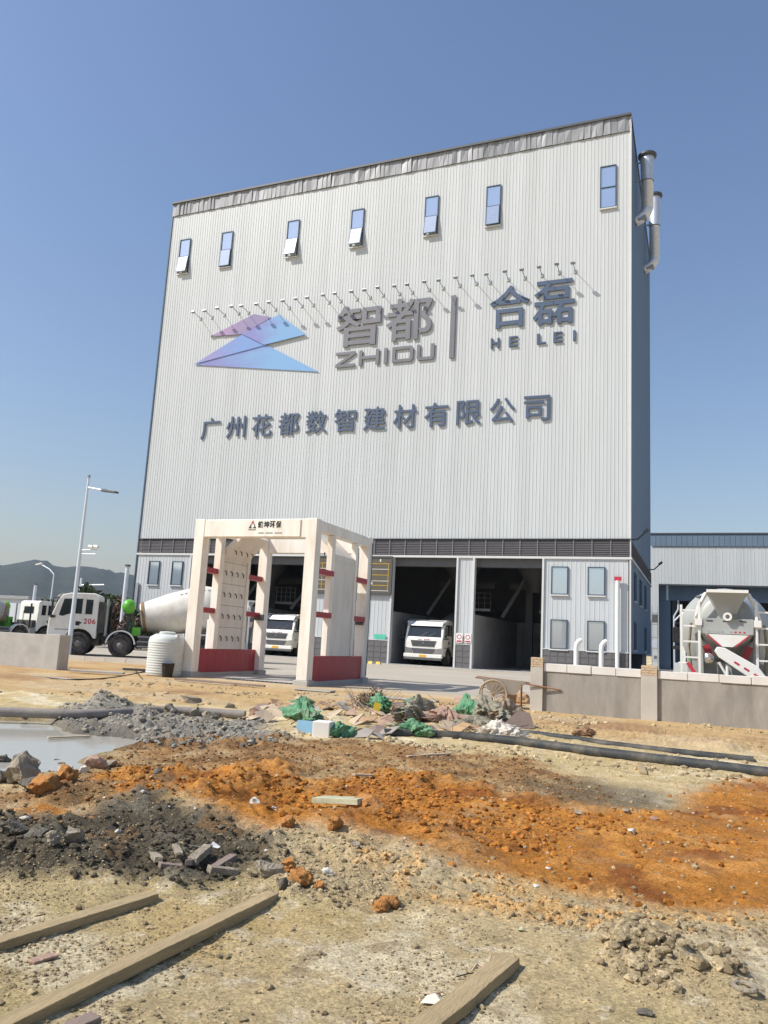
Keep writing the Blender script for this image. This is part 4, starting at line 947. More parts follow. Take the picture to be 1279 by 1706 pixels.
        MB().tube([(s*.6, 3.4, .98), (s*.6, 3.55, 1.5)], .05, 6).build('support', M['chassis'], t)
    b('cab_back', 'chassis', -1.05, 1.05, 2.085, 2.30, 1.05, 2.45 if not cabwin else 1.5)
    if cabwin: b('rear_window', 'glass_dark', -.62, .62, 2.082, 2.092, 1.95, 2.42)
    MB().tube([(.95, 2.45, .9), (.95, 2.45, 2.6)], .06, 8).build('exhaust_pipe', M['steel_grey'], t)
    MB().tube([(-.95, 2.45, .9), (-.95, 2.45, 2.6)], .06, 8).build('air_intake', M['black'], t)
    b('fuel_tank', 'steel_grey', -1.1, -.5, 2.05, 2.45, .5, 1.0)
    # green drive head and frame
    MB().lathe((0, 3.06, 2.32), (0,1,0), [(.0,.05),(.04,.2),(.14,.31),(.30,.35),(.46,.31),(.56,.2),(.60,.05)], 24).build('drive_head', M['green'], t, smooth=True).location.x = .75
    b('drive_frame', 'green', -.45, .45, 3.35, 3.65, .98, 1.65); b('drive_frame', 'chassis', -.7, .7, 3.0, 3.3, .98, 1.3)
    MB().tube([(.75, 3.5, 2.1), (.70, 3.66, 1.5), (.6, 3.72, 1.1)], .045, 8).build('drive_bracket', M['chassis'], t)
    b('drive_box', 'green', .35, .95, 3.62, 3.98, 1.0, 1.38); b('drive_post', 'chassis', .45, .62, 3.3, 3.5, .98, 2.0)
    # drum
    ax = Vector((0, math.cos(R(tilt)), math.sin(R(tilt))))
    dr = MB().lathe((0, 3.9, dz), ax, [(0,.40),(.02,.66),(.1,.70),(.13,.70),(1.3,.95),(1.34,.96),(2.5,1.10),(3.15,1.10),(3.2,1.09),(4.3,.74),(4.75,.60),(4.8,.50)], 44).build('drum', M[drum], t, smooth=True)
    MB().lathe((0, 3.9, dz), ax, [(.08,.71),(.08,.735),(.22,.755),(.22,.73)], 44, False).build('drum_ring', M['rust'], dr)
    for k in range(9):                          # lettering band near the top of the drum
        q = R(52)+0*k; d = 2.0+k*.21
        rr = np.interp(d, [1.34, 2.5, 3.15, 3.2, 4.5], [.96, 1.10, 1.10, 1.09, .74])+.006
        u = Vector((1,0,0)); w = ax.cross(u).normalized()*-1
        if w.z < 0: w = -w
        for sx in (1,):
            c = Vector((0, 3.9, dz))+ax*d+float(rr)*(math.cos(q)*sx*u+math.sin(q)*w); tn = (-math.sin(q)*sx*u+math.cos(q)*w)
            MB().obox(c, ax*.07, tn*.045, (math.cos(q)*sx*u+math.sin(q)*w)*.006).build('drum_character', M['steel_grey'], dr)
    # rear pedestal, hopper, chutes, ladders
    for s in (-1, 1):
        MB().prism([(s*.52,.98),(s*.66,.98),(s*.74,2.30),(s*.60,2.30)], 'xz', 8.3, 8.5).build('pedestal', M['drum_grey'], t)
        MB().tube([(s*.70, 8.75, 2.25), (s*.62, 8.85, 2.6), (s*.46, 8.85, 2.92)], .045, 8).build('hopper_rail', M['white'], t)
        MB().tube([(s*.76, 8.35, .7), (s*.86, 8.45, 1.6), (s*.80, 8.65, 2.2)], .035, 6).build('hose', M['sack'], t)
        for q in (0, 1):
            xq = s*(.62+.40*q); MB().box(xq-.028, xq+.028, 8.89, 8.95, .5, 2.62+.10*(1-q)).build('ladder_rail', M['white'], t)
        for k in range(6): MB().box(*((s*.65, s*.99) if s > 0 else (s*.99, s*.65)), 8.9, 8.94, .62+k*.37, .66+k*.37).build('ladder_rung', M['white'], t)
    b('cross_panel', 'drum_grey', -.55, .55, 8.89, 8.99, 1.96, 2.32)
    for s in (-1, 1): MB().box(*((.56, .72) if s > 0 else (-.72, -.56)), 8.87, 9.02, 2.14, 2.30).build('end_block', M['white'], t)
    for k in range(3): b('tail_lamp', 'cap', -.40+k*.36, -.26+k*.36, 8.99, 9, 2.245, 2.275)
    for k in range(9):
        if k in (4,): continue
        b('panel_character', 'red_print' if k < 3 else 'steel_grey', -.38+k*.095, -.33+k*.095, 8.99, 8.996, 1.99, 2.025)
    hp = MB(); top = [(-.46,8.6,2.95),(.46,8.6,2.95),(.42,9.2,2.95),(-.42,9.2,2.95)]; bot = [(-.14,8.6,2.30),(.14,8.6,2.30),(.14,8.87,2.30),(-.14,8.87,2.30)]
    hp.add(bot+top, [(0,1,5,4),(1,2,6,5),(2,3,7,6),(3,0,4,7),(0,3,2,1)]); hpo = hp.build('hopper', M['drum_grey'], t)
    MB().box(-.45, .45, 9.19, 9.25, 2.91, 2.98).build('hopper_rim', M['white'], hpo); MB().box(-.45, -.42, 8.6, 9.19, 2.91, 2.98).build('hopper_rim', M['white'], hpo); MB().box(.42, .45, 8.6, 9.19, 2.91, 2.98).build('hopper_rim', M['white'], hpo)
    MB().lathe((.0, 9.05, 2.36), (0,1,0), [(0,.10),(.05,.10),(.05,.05),(0,.05),(0,.10)], 16, False).build('lifting_eye', M['white'], t)
    b('work_lamp', 'cap', -.22, -.10, 9.01, 9.09, 2.33, 2.42)
    tr = MB().prism([(-.46,1.94),(.46,1.94),(.14,1.66),(-.10,1.66)], 'xz', 9.01, 9.15).build('collecting_trough', M['white'], t)
    for s in (-1, 1):
        MB().obox((s*.30, 9.16, 1.80), (s*.15,0,.13), (0,.004,0), (-.008,0,.014*s)).build('reflective_strip', M['red_print'], tr)
        MB().prism([(s*.40,1.72),(s*.56,1.66),(s*.44,1.36),(s*.30,1.42)], 'xz', 8.5, 8.6).build('red_plate', M['red'], t)
    # folded chute slopes down towards one side
    cm = MB(); A0 = Vector((.27, 9.2, 1.60)); B0 = Vector((-.74, 9.2, .98)); dv = (B0-A0).normalized(); up = dv.cross(Vector((0,1,0))).normalized()
    if up.z < 0: up = -up
    pts = []
    for P_, w_ in ((A0, .06), (A0+dv*.15, .13), (B0-dv*.25, .16), (B0, .06)):
        pts.append((P_-up*w_, P_+up*w_))
    vs = []
    for lo_, hi_ in pts: vs += [lo_, hi_, lo_+Vector((0,.10,0)), hi_+Vector((0,.10,0))]
    fs = [(0,2,3,1), (12,13,15,14)]
    for i in range(3):
        p = i*4; fs += [(p, p+1, p+5, p+4), (p+2, p+6, p+7, p+3), (p, p+4, p+6, p+2), (p+1, p+3, p+7, p+5)]
    ch = cm.add(vs, fs).build('folding_chute', M['white'], t, bevel=.02)
    for q in (.45, .65, .85):
        c = A0+(B0-A0)*q+Vector((0,.105,0))-up*.03; MB().obox(c, dv*.06, (0,.003,0), up*.022).build('reflective_strip', M['red_print'], ch)
    b('rear_bumper', 'drum_grey', -1.1, 1.1, 8.75, 8.89, .55, .95)
    b('rear_apron', 'drum_grey', -.9, .9, 7.95, 8.25, .95, 1.30)
    MB().obox((.80, 8.91, 1.12), (.09,0,.13), (0,.004,0), (.035,0,-.022)).build('reflective_strip', M['red_print'], t)
    MB().lathe((.42, 8.75, 1.38), (0,1,0), [(0,.12),(.12,.12),(.16,.05)], 16).build('water_filter', M['lamp_glass'], t)
    MB().tube([(.02, 8.95, .7), (.02, 8.95, 1.22)], .035, 8).build('chute_jack', M['white'], t); MB().tube([(.2, 8.95, 1.3), (.04, 8.95, 1.0)], .03, 8).build('chute_jack', M['white'], t)
    return t
th = R(36); u_ = Vector((math.cos(th), math.sin(th))); n_ = Vector((math.sin(th), -math.cos(th)))
o_ = Vector((-24.65, 28.99))-u_*3.17-n_*1.2
truck('cream mixer truck numbered 206 seen side on beyond the kerb at left', o_.x, o_.y, R(-90)+th, number='206')
truck('white mixer truck parked in the third bay with its front in the sun', -15.62, 45.2, 0, drum='drum_grey')
truck('white mixer truck parked in the second bay seen through the wash gantry', -25.95, 45.5, 0)
truck('grey mixer truck seen from behind with chutes and ladders over the right hand wall', .56, 29.15, R(180), drum='drum_grey', rear=True, tilt=7, dz=1.72)
truck('white mixer truck facing away at the left edge behind the concrete wall', -41.9, 42.5, R(165), visor=False, drum='drum_grey', cabwin=True)
t = thing('white_locker', 'plain white locker behind the left side of the wash gantry', 'locker', (-18.0, 27.4, 0)); box('body', M['white'], t, -.6, .6, -.5, .5, 0, 1.85, bevel=.02); box('door', M['pvc'], t, -.5, .5, -.512, -.5, .1, 1.75)

# ------------------------------------------------------------------ bushes and trees
def leaves(n, rx, ry, rz, cz, size, seed, nclump=14):
    g = np.random.default_rng(seed)
    d = g.normal(size=(nclump, 3)); d /= np.linalg.norm(d, axis=1)[:, None]
    cc = d*g.uniform(.25, .85, (nclump, 1)); cr = g.uniform(.28, .55, nclump)
    k = g.integers(0, nclump, n); p = g.normal(size=(n, 3)); p /= np.linalg.norm(p, axis=1)[:, None]
    p = cc[k]+p*cr[k][:, None]*g.uniform(.35, 1, (n, 1))**.6
    p = p*np.array([rx, ry, rz])+np.array([0, 0, cz])
    a = g.normal(size=(n, 3)); a /= np.linalg.norm(a, axis=1)[:, None]
    b = np.cross(a, g.normal(size=(n, 3))); b /= np.linalg.norm(b, axis=1)[:, None]
    s = size*g.uniform(.6, 1.5, (n, 1))
    v = np.stack([p-a*s, p-b*s*.55, p+a*s, p+b*s*.55], 1).reshape(-1, 3)
    mb = MB(); mb.v = [tuple(q) for q in v]; mb.f = [(4*i, 4*i+1, 4*i+2, 4*i+3) for i in range(n)]
    return mb
def tree(name, cat, label, x, y, h, r, m, seed, n=3000, size=.16, low=.1, group=None):
    t = thing(name, label, cat, (x, y, 0), 0, group); g = random.Random(seed)
    tm = MB(); tm.tube([(0,0,-.1),(.05*h*.2,0,h*.35),(0,.05,h*.75)], max(.04, h*.022), 8, r1=h*.006)
    for k in range(6):
        q = 2*math.pi*k/6+g.random(); z = h*(.25+.07*k); tm.tube([(0,0,z),(r*.35*math.cos(q), r*.35*math.sin(q), z+h*.12),(r*.7*math.cos(q), r*.7*math.sin(q), z+h*.22)], h*.008, 5, r1=h*.002)
    tm.build('trunk', M['bark'], t)
    leaves(n, r, r, h*(1-low)/2, h*(1+low)/2, size, seed).build('crown', m, t)
BG = 'bushes behind the numbered mixer truck'
for i, (x, y, h, r, m, lab) in enumerate([(-36.6, 40.5, 3.0, 1.3, 'foliage_red', 'reddish bush just behind the numbered truck cab'), (-35.2, 41.5, 3.3, 1.3, 'foliage_red', 'tall reddish brown bush between the truck cab and the green drive head'), (-34.0, 42, 2.9, 1.1, 'foliage', 'dark green bush beside the white vent pole'), (-38.3, 44, 3.3, 1.5, 'foliage', 'dark green bush half hidden by the back of the truck cab'), (-33.0, 39.5, 2.2, 1.0, 'foliage_red', 'low reddish bush under the green drive head')]):
    tree('bush', 'bush', lab, x, y, h, r, M[m], 100+i, 2600, .11, .02, BG)
for i, (x, y, h, r, lab) in enumerate([(-47.5, 51, 5.2, 1.7, 'dark green tree rising over the roof of the numbered truck cab'), (-45.6, 52, 4.4, 1.6, 'lower dark green tree right of the truck cab roof'), (-52, 56, 4.2, 1.8, 'dark green tree behind the tall lamp post'), (-66, 66, 4.0, 2.2, 'low dark tree under the far curved street lamp')]):
    tree('tree', 'tree', lab, x, y, h, r, M['foliage'], 200+i, 2600, .2, .08, 'trees below the hills')
tree('tree', 'tree', 'tall far tree whose dark tip shows over the annex roof at right', 10.4, 118, 20.5, 3.6, M['foliage'], 300, 4000, .45, .3)

# ------------------------------------------------------------------ pipes across the dirt
def gz(px, py, up=0.0):
    p = ground_at(px, py, ZD); return Vector((p.x, p.y, max(soil_z(p.x, p.y), -.2)+up))
def smooth_path(pts, n=40):
    pts = [Vector(p) for p in pts]; out = []
    for i in range(len(pts)-1):
        p0, p1, p2, p3 = pts[max(0, i-1)], pts[i], pts[i+1], pts[min(len(pts)-1, i+2)]
        k = max(2, n//(len(pts)-1))
        for j in range(k):
            t = j/k; out.append(.5*((2*p1)+(p2-p0)*t+(2*p0-5*p1+4*p2-p3)*t*t+(3*p1-p0-3*p2+p3)*t**3))
    return out+[pts[-1]]
def pipe(label, pxs, r, m, z=.04):
    pts = []
    for px, py in pxs: p = ground_at(px, py, ZD+z); pts.append((p.x, p.y, ZD+z))
    o = MB().tube(smooth_path(pts), r, 14).build('drain_pipe', M[m], smooth=True); return tag(o, label, 'pipe')
pipe('long mud grey pipe lying along the far edge of the puddle', [(-160, 1183), (0, 1186), (145, 1190), (260, 1184), (330, 1186), (408, 1191)], .075, 'pipe_mud', .10)
pipe('long black pipe running from the rubbish row to the right edge', [(640, 1222), (750, 1226), (860, 1236), (1000, 1254), (1150, 1272), (1400, 1303)], .078, 'pipe_black', .05)
pipe('thinner mud covered dark pipe lying behind the long black pipe at right', [(868, 1221), (960, 1232), (1010, 1240), (1130, 1254), (1256, 1267)], .062, 'pipe_black', .02)

# ------------------------------------------------------------------ timbers
def beam(p, q, w, th, label, m='wood', name='timber', cat='timber', up=.0):
    p, q = Vector(p), Vector(q); d = q-p; L = d.length; ang = math.atan2(d.y, d.x)
    n = 10; mb = MB(); vs = []
    for i in range(n+1):
        x = -L/2+L*i/n; j = random.uniform(-.004, .004)+.012*math.sin(3.1*i/n+L)*min(1, L); e = random.uniform(-.006, .006) if i in (0, n) else 0
        vs += [(x+e, -w/2+j, 0), (x-e, w/2+j, 0), (x-e, w/2+j*.6, th+random.uniform(-.002, .002)), (x+e, -w/2+j*.6, th+random.uniform(-.002, .002))]
    fs = [(0,1,2,3), (n*4+3, n*4+2, n*4+1, n*4)]
    for i in range(n):
        a = i*4; b = a+4; fs += [(a, b, b+1, a+1), (a+1, b+1, b+2, a+2), (a+2, b+2, b+3, a+3), (a+3, b+3, b, a)]
    o = mb.add(vs, fs).build(name, M[m], bevel=.004)
    o.location = (p+q)/2; o.rotation_euler = (0, -math.atan2(d.z, math.hypot(d.x, d.y)), ang)
    return tag(o, label, cat, 'old timbers on the dirt' if name == 'timber' else None)
def g0(px, py, up=.0): 
    p = ground_at(px, py, ZD+.045); return Vector((p.x, p.y, ZD+up+.004))
beam(g0(255, 1486), g0(-110, 1600), .085, .045, 'weathered timber batten lying at the left edge, the farther of the two')
beam(g0(452, 1489), g0(-60, 1742), .085, .055, 'long weathered timber batten running from the rock to the bottom left corner')
beam(g0(846, 1592), g0(672, 1738), .105, .045, 'short broad timber board at the bottom centre right')
beam(g0(160, 1683), g0(70, 1722), .07, .03, 'broken end of plank at the bottom left corner', 'card_dark')
beam(g0(92, 1576), g0(52, 1589), .055, .012, 'small flat reddish brick piece between the two left timbers', 'stone_pink', 'brick_piece', 'brick piece')
a = gz(528, 1335, .05); b = gz(604, 1352, .08)
beam(a, b, .16, .05, 'pale green plank stuck in the orange soil', 'plank_green', 'plank', 'plank')
beam(gz(678, 1266, .015), gz(748, 1259, .02), .05, .02, 'thin pale stick on the bare ground right of centre', 'card_pale', 'stick', 'stick')
beam(gz(588, 1299, .02), gz(620, 1297, .02), .05, .02, 'short pale stick above the green plank', 'card_pale', 'stick', 'stick')
beam(gz(1072, 1292, .0), gz(1066, 1278, .02), .09, .03, 'small flat wood chip just in front of the black pipe at right', 'wood', 'wood_chip', 'wood chip')
beam(gz(80, 1224, .03), gz(150, 1221, .03), .06, .02, 'pale stick floating at the far shore of the puddle', 'card_pale', 'stick', 'stick')
beam(gz(35, 1194, .03), gz(80, 1191, .03), .07, .03, 'pale slat just under the grey pipe at left', 'card_pale', 'slat', 'slat')
beam(gz(320, 1209, .03), gz(370, 1205, .03), .07, .02, 'pale slat lying below the grey pipe beside the rocks', 'card_pale', 'slat', 'slat')
beam(gz(115, 1128, .04), gz(205, 1133, .04), .25, .05, 'pale concrete plank lying in front of the white tank', 'concrete', 'concrete_plank', 'plank')
beam(gz(203, 1126, .05), gz(240, 1127, .05), .22, .07, 'dark flat slab lying left of the white tank', 'steel_dark', 'dark_slab', 'slab')
beam(gz(290, 1142, .03), gz(440, 1155, .03), .10, .05, 'long brown board lying in front of the gantry', 'card_dark', 'board', 'board')
a = soil_z(-13, 18.9)
# offcuts beside the dark soil
off = [((245, 1432), (262, 1466), .07, .05), ((262, 1468), (300, 1466), .07, .045), ((290, 1430), (296, 1456), .06, .05), ((318, 1455), (345, 1432), .09, .07), ((352, 1458), (388, 1440), .08, .06), ((345, 1467), (392, 1460), .10, .055), ((302, 1428), (330, 1420), .05, .04), ((312, 1462), (316, 1448), .06, .05)]
words = ['leaning upright at the left end', 'lying flat in front at left', 'standing on end near the middle', 'thick piece tilted in the middle', 'slanting piece at the right', 'flat front piece at the right end', 'dark piece at the back', 'small piece wedged at the centre']
for i, ((p, q, w, th), wd) in enumerate(zip(off, words)):
    a, b = gz(*p, -.01), gz(*q, -.005); a.z += .03*(i % 2); b.z += .03*(i % 3 == 0)
    beam(a, b, w*.72, th*.7, 'broken offcut, '+wd+' of the pile by the dark soil', 'card_dark' if i % 3 == 1 else 'stone', 'offcut', 'offcut')['group'] = 'offcuts piled at the edge of the dark soil'

# ------------------------------------------------------------------ rocks
import bmesh
def blob(sub, seed, rough, cuts=5, size=(1, 1, 1), flat=.0, freq=2.2, cloth=False):
    g = np.random.default_rng(seed); bm = bmesh.new(); bmesh.ops.create_icosphere(bm, subdivisions=sub, radius=1)
    co = np.array([v.co for v in bm.verts])
    for _ in range(cuts):
        d = g.normal(size=3); d /= np.linalg.norm(d); h = g.uniform(.38, .80) if cuts > 5 else g.uniform(.55, .85); s = co@d; co = co-np.where(s > h, s-h, 0)[:, None]*d
    off = g.uniform(-50, 50, 3)
    if cloth:
        A = np.arctan2(co[:, 1], co[:, 0]); lobe = 1+.28*np.sin(2*A+off[0])+.20*np.sin(3*A+off[1])+.12*np.sin(5*A+off[2]); co[:, :2] *= lobe[:, None]
        for f_, a_ in ((1.5, .34), (3.1, .22), (6.3, .12)):
            n = 1-2.6*np.abs(fbm(co[:, 0]*f_+off[0]+.9*co[:, 2], co[:, 1]*f_+off[1]-.8*co[:, 2], 1, seed % 89, 2)); co = co*(1+a_*rough*n)[:, None]
        co[:, 2] *= 1-.35*sm(.2, 1.1, np.hypot(co[:, 0], co[:, 1]))
        rough = 0
    for f_, a_ in ((freq, 1), (freq*2.3, .5), (freq*5, .25)):
        n = fbm(co[:, 0]*f_+off[0]+co[:, 2]*1.7*f_, co[:, 1]*f_+off[1]-co[:, 2]*1.3*f_, 1, seed % 97, 2); co = co*(1+rough*a_*n)[:, None]
    co *= np.array(size)
    if flat: co[:, 2] = np.maximum(co[:, 2], -flat*size[2])
    for v, c in zip(bm.verts, co): v.co = c
    return bm
def put_blob(name, label, cat, pos, size, m, seed, rough=.12, cuts=6, sub=3, rz=0, smooth=True, group=None, sink=.25, freq=2.2, sharp=28, cloth=False):
    bm = blob(sub, seed, rough, cuts, size, .8, freq, cloth); me = bpy.data.meshes.new(name); bm.to_mesh(me); bm.free(); me.materials.append(M[m])
    if smooth: me.polygons.foreach_set('use_smooth', [True]*len(me.polygons)); me.set_sharp_from_angle(angle=R(sharp))
    o = link(name, me, loc=(pos[0], pos[1], pos[2]+size[2]*(.8-sink)), rot=(0, 0, rz)); return tag(o, label, cat, group)
rocks = [
 (40, 1302, .22, .16, .19, 'stone', 'large pointed brown rock at the near shore of the puddle by the left edge'), (3, 1302, .13, .11, .09, 'stone_dark', 'dark rock cut by the left edge beside the pointed rock'),
 (70, 1335, .14, .11, .09, 'clod', 'big rust orange clod below the pointed rock'), (107, 1327, .09, .08, .11, 'clod', 'upright orange lump right of the big orange clod'), (45, 1332, .10, .09, .08, 'stone_dark', 'dark lump left of the big orange clod'),
 (163, 1281, .13, .10, .10, 'stone_pink', 'pale pinkish rock at the right shore of the puddle'), (185, 1281, .08, .07, .06, 'stone', 'small brown rock touching the pale pinkish rock'),
 (108, 1286, .09, .07, .05, 'stone_pale', 'pale flat stone at the near shore of the puddle'), (140, 1290, .06, .05, .05, 'stone_pale', 'small pale stone right of the flat shore stone'), (262, 1294, .06, .05, .06, 'stone_dark', 'small dark pointed stone in the orange soil'),
 (6, 1259, .09, .07, .06, 'stone_dark', 'dark wet stone standing in the puddle at left'), (95, 1256, .05, .04, .02, 'stone_dark', 'small dark stone just breaking the puddle surface'), (105, 1262, .06, .04, .02, 'stone_dark', 'wider dark stone just breaking the puddle surface'),
 (324, 1198, .17, .14, .13, 'stone', 'round brown rock under the end of the grey pipe'), (345, 1200, .14, .12, .10, 'stone', 'grey brown rock right of the round rock under the pipe'), (360, 1203, .12, .10, .08, 'stone_dark', 'dark rock at the foot of the pipe rocks'), (283, 1195, .17, .15, .12, 'stone', 'rock left of the gap under the grey pipe'), (318, 1172, .35, .22, .12, 'stone', 'broad flat rock on the bank above the grey pipe'), (425, 1198, .2, .16, .12, 'stone_pink', 'pinkish lump at the left end of the rubbish row'), (384, 1180, .2, .16, .08, 'stone', 'grey lump on the bank left of the rubbish row'),
 (422, 1345, .075, .06, .065, 'stone_pale', 'white rounded stone at the edge of the orange hollow'), (438, 1348, .05, .04, .035, 'stone_pale', 'small cream stone beside the white rounded stone'), (453, 1351, .06, .045, .035, 'stone_pale', 'flat cream stone right of the white rounded stone'),
 (446, 1466, .105, .08, .08, 'stone', 'big grey brown rock at the far end of the long timber'), (479, 1458, .055, .05, .05, 'clod', 'round orange clod right of the big grey brown rock'), (471, 1487, .055, .045, .045, 'stone_dark', 'dark grey stone below the big grey brown rock'), (500, 1482, .075, .06, .05, 'clod', 'crumbly orange clod right of the dark grey stone'), (530, 1486, .035, .03, .03, 'clod', 'small orange clod farther right of the crumbly one'), (543, 1464, .05, .045, .025, 'stone_pale', 'flat grey white stone on the gravel'), (477, 1396, .055, .05, .05, 'clod', 'rounded orange clod on the ridge right of the dark soil'), (556, 1402, .065, .06, .06, 'clod', 'largest rounded orange clod at the foot of the orange ridge'),
 (648, 1512, .06, .055, .05, 'clod', 'orange clod alone on the bare ground left of the short board'), (635, 1519, .05, .045, .035, 'clod', 'flatter orange clod touching the lone one'), (590, 1435, .05, .04, .03, 'stone', 'grey pebble stone on the gravel at centre'),
 (1052, 1378, .10, .07, .03, 'stone_pale', 'flat pale stone on the smooth orange soil at right'), (1088, 1361, .05, .04, .03, 'stone_pink', 'small pink stone on the orange soil at right'), (1043, 1352, .08, .05, .04, 'stone', 'brown stone behind the flat pale stone'), (962, 1350, .08, .06, .04, 'stone', 'brown stone on the orange soil, left of the others at right'), (870, 1552, .025, .022, .02, 'plank_green', 'small yellow stone on the grey gravel at right'), (897, 1532, .03, .026, .022, 'clod_tan', 'grey round pebble above the short board'),
 (1072, 1693, .045, .03, .012, 'stone_dark', 'flat dark stone at the bottom right'), (118, 1436, .10, .08, .08, 'stone', 'grey clod in the dark soil at lower left'), (55, 1412, .11, .09, .08, 'stone_dark', 'big dark clod in the dark soil at lower left'), (22, 1398, .13, .10, .08, 'stone_dark', 'dark clod near the left edge of the dark soil'), (82, 1446, .06, .05, .05, 'stone', 'olive grey clod at the near edge of the dark soil'), (222, 1411, .06, .045, .025, 'plank_green', 'pale yellowish stone in the dark soil'), (195, 1392, .03, .025, .02, 'stone_pale', 'tiny white stone in the dark soil'), (40, 1368, .05, .04, .025, 'stone_pale', 'tiny pale stone in the dark soil at left'),
 (1060, 1628, .06, .05, .03, 'clod_tan', 'grey clod among the lumps at lower right'), (1105, 1602, .07, .06, .035, 'clod_tan', 'larger grey clod among the lumps at lower right'), (1165, 1635, .07, .05, .035, 'clod_tan', 'grey clod at the right end of the lumps'), (1010, 1590, .05, .04, .03, 'clod_tan', 'grey clod at the left end of the lumps at lower right'), (1225, 1636, .04, .035, .03, 'clod_tan', 'small grey clod above the ring at lower right'),
]
for i, (px, py, a, b, c, m, lab) in enumerate(rocks):
    put_blob('soil_clod' if 'clod' in lab or 'lump' in lab else 'rock', lab, 'clod' if 'clod' in lab or 'lump' in lab else 'rock', gz(px, py), (a, b, c), m, 500+i, .34 if m == 'clod' else .22, 3 if m == 'clod' else 12, 3, random.uniform(0, 6), True, 'single rocks and clods on the dirt', freq=4 if m == 'clod' else 2.2, sharp=60 if m == 'clod' else 26)
# stuck lump under the plank's end, ring, scrap, wire
put_blob('soil_clod', 'dark orange mud lump at the right end of the green plank', 'clod', gz(610, 1350), (.17, .12, .10), 'clod', 61, .3, 3, 3)
t = MB(); n = 24; pr = []
t.tube([(.045*math.cos(2*math.pi*k/n), .045*math.sin(2*math.pi*k/n), .012) for k in range(n+1)], .012, 8, False)
o = t.build('ring', M['stone'], smooth=True); p = gz(1241, 1663); o.location = p; tag(o, 'flat mud coated ring lying at the lower right edge', 'ring')
o = MB().add([(-.05,-.03,0),(.05,-.025,.012),(.045,.03,.004),(0,.02,.03),(-.04,.03,.01)], [(0,1,3),(1,2,3),(0,3,4)]).build('paper_scrap', M['stone_pale']); o.location = gz(722, 1671, .008); tag(o, 'crumpled pale paper scrap left of the short board', 'scrap')
def wire(label, pxs, r, m='card_pale', up=.012):
    o = MB().tube(smooth_path([gz(a, b, up+.008*(i % 2)) for i, (a, b) in enumerate(pxs)]), r, 5).build('dry_strip', M[m]); tag(o, label, 'strip')
wire('curled pale strip of bark left of the short board', [(786, 1618), (795, 1610), (808, 1612), (818, 1601)], .006)
wire('thin pale twig behind the crumpled paper scrap', [(703, 1656), (720, 1662), (738, 1658)], .004)
wire('thin dark wire lying beside the short board', [(760, 1628), (780, 1626), (796, 1620)], .003, 'black')
wire('thin dark cable across the dirt left of the white tank', [(55, 1132), (130, 1138), (190, 1136), (250, 1124)], .02, 'black')
wire('bent dark cable end in front of the white tank', [(222, 1120), (230, 1132), (236, 1139)], .015, 'black')
o = MB().add([(-.03,-.02,.01),(.03,-.025,.02),(.035,.02,.0),(-.025,.025,.02)], [(0,1,2,3)]).build('paper_scrap', M['white']); o.location = gz(356, 1428, .06); o.rotation_euler = (.4, .2, .3); tag(o, 'small white scrap behind the broken offcuts', 'scrap')

# ------------------------------------------------------------------ rubbish row
def crumple(name, label, cat, px, py, size, m, seed, rough=.5, group=None, up=0, rz=0, freq=1.7):
    p = gz(px, py, up); return put_blob(name, label, cat, p, size, m, seed, min(1.0, rough*1.35), 1, 5, seed*1.3, True, group, .3, freq, 70, True)
SG = 'sacks and nets in the rubbish row'
crumple('sack', 'big grey green rubbish sack in the middle of the rubbish row', 'sack', 690, 1208, (.40, .30, .27), 'sack', 11, .55, SG)
crumple('green_net', 'green net spilling over the top of the big grey sack', 'net', 693, 1196, (.24, .18, .11), 'net_green', 12, .6, SG, .14)
crumple('sack', 'brown crumpled sack at the right end of the rubbish row', 'sack', 838, 1207, (.34, .26, .24), 'sack_brown', 13, .6, SG)
crumple('sack', 'grey folded sheet sack right of the bright green net', 'sack', 806, 1206, (.36, .26, .22), 'sack', 14, .7, SG)
crumple('sack', 'flat olive sack under the grey folded sheet', 'sack', 790, 1220, (.34, .2, .12), 'sack', 15, .7, SG)
crumple('green_net', 'bright green net bundle left of the grey folded sheet', 'net', 776, 1204, (.19, .16, .24), 'net_green', 16, .55, SG)
crumple('green_net', 'green net bundle draped over the black pipe', 'net', 690, 1228, (.22, .15, .14), 'net_green', 17, .55, SG)
crumple('green_net', 'green net ball just right of the white block', 'net', 565, 1229, (.16, .14, .14), 'net_green', 18, .55, SG)
crumple('green_net', 'green net heap left of the white block above the blue board', 'net', 503, 1208, (.26, .16, .18), 'net_green', 19, .65, SG)
crumple('green_net', 'small green net scrap at the back of the row at left', 'net', 502, 1182, (.16, .12, .10), 'net_green', 20, .6, SG, .06)
crumple('green_net', 'dark green net under the dry brush at the back', 'net', 632, 1196, (.22, .18, .16), 'net_green', 21, .7, SG, .05)
crumple('white_cloth', 'cream crumpled cloth heap on the black pipe', 'cloth', 832, 1231, (.24, .16, .17), 'cloth', 22, .6, SG)
crumple('white_cloth', 'small white rag lying on the dust in front of the right wall panel', 'cloth', 1189, 1203, (.16, .10, .04), 'stone_pale', 23, .6)
crumple('sack', 'pinkish bundle of strips between the grey sack and the green net', 'sack', 738, 1212, (.30, .22, .14), 'stone_pink', 24, .8, SG, freq=3)
crumple('sack', 'rust coloured rag on the bank behind the two pipes', 'sack', 974, 1229, (.20, .13, .08), 'rust', 25, .7, SG)
o = MB().box(-.14, .14, -.13, .13, 0, .25).build('white_block', M['aac'], bevel=.015); p = gz(538, 1228); o.location = (p.x, p.y, p.z-.02); o.rotation_euler = (0, 0, .12); tag(o, 'white foam concrete block standing in the rubbish row', 'block')
o = MB().box(-.20, .20, -.012, .012, -.02, .20).build('blue_board', M['blue']); o.location = gz(512, 1222); o.rotation_euler = (-.5, 0, .2); tag(o, 'pale blue board leaning beside the white block', 'board')
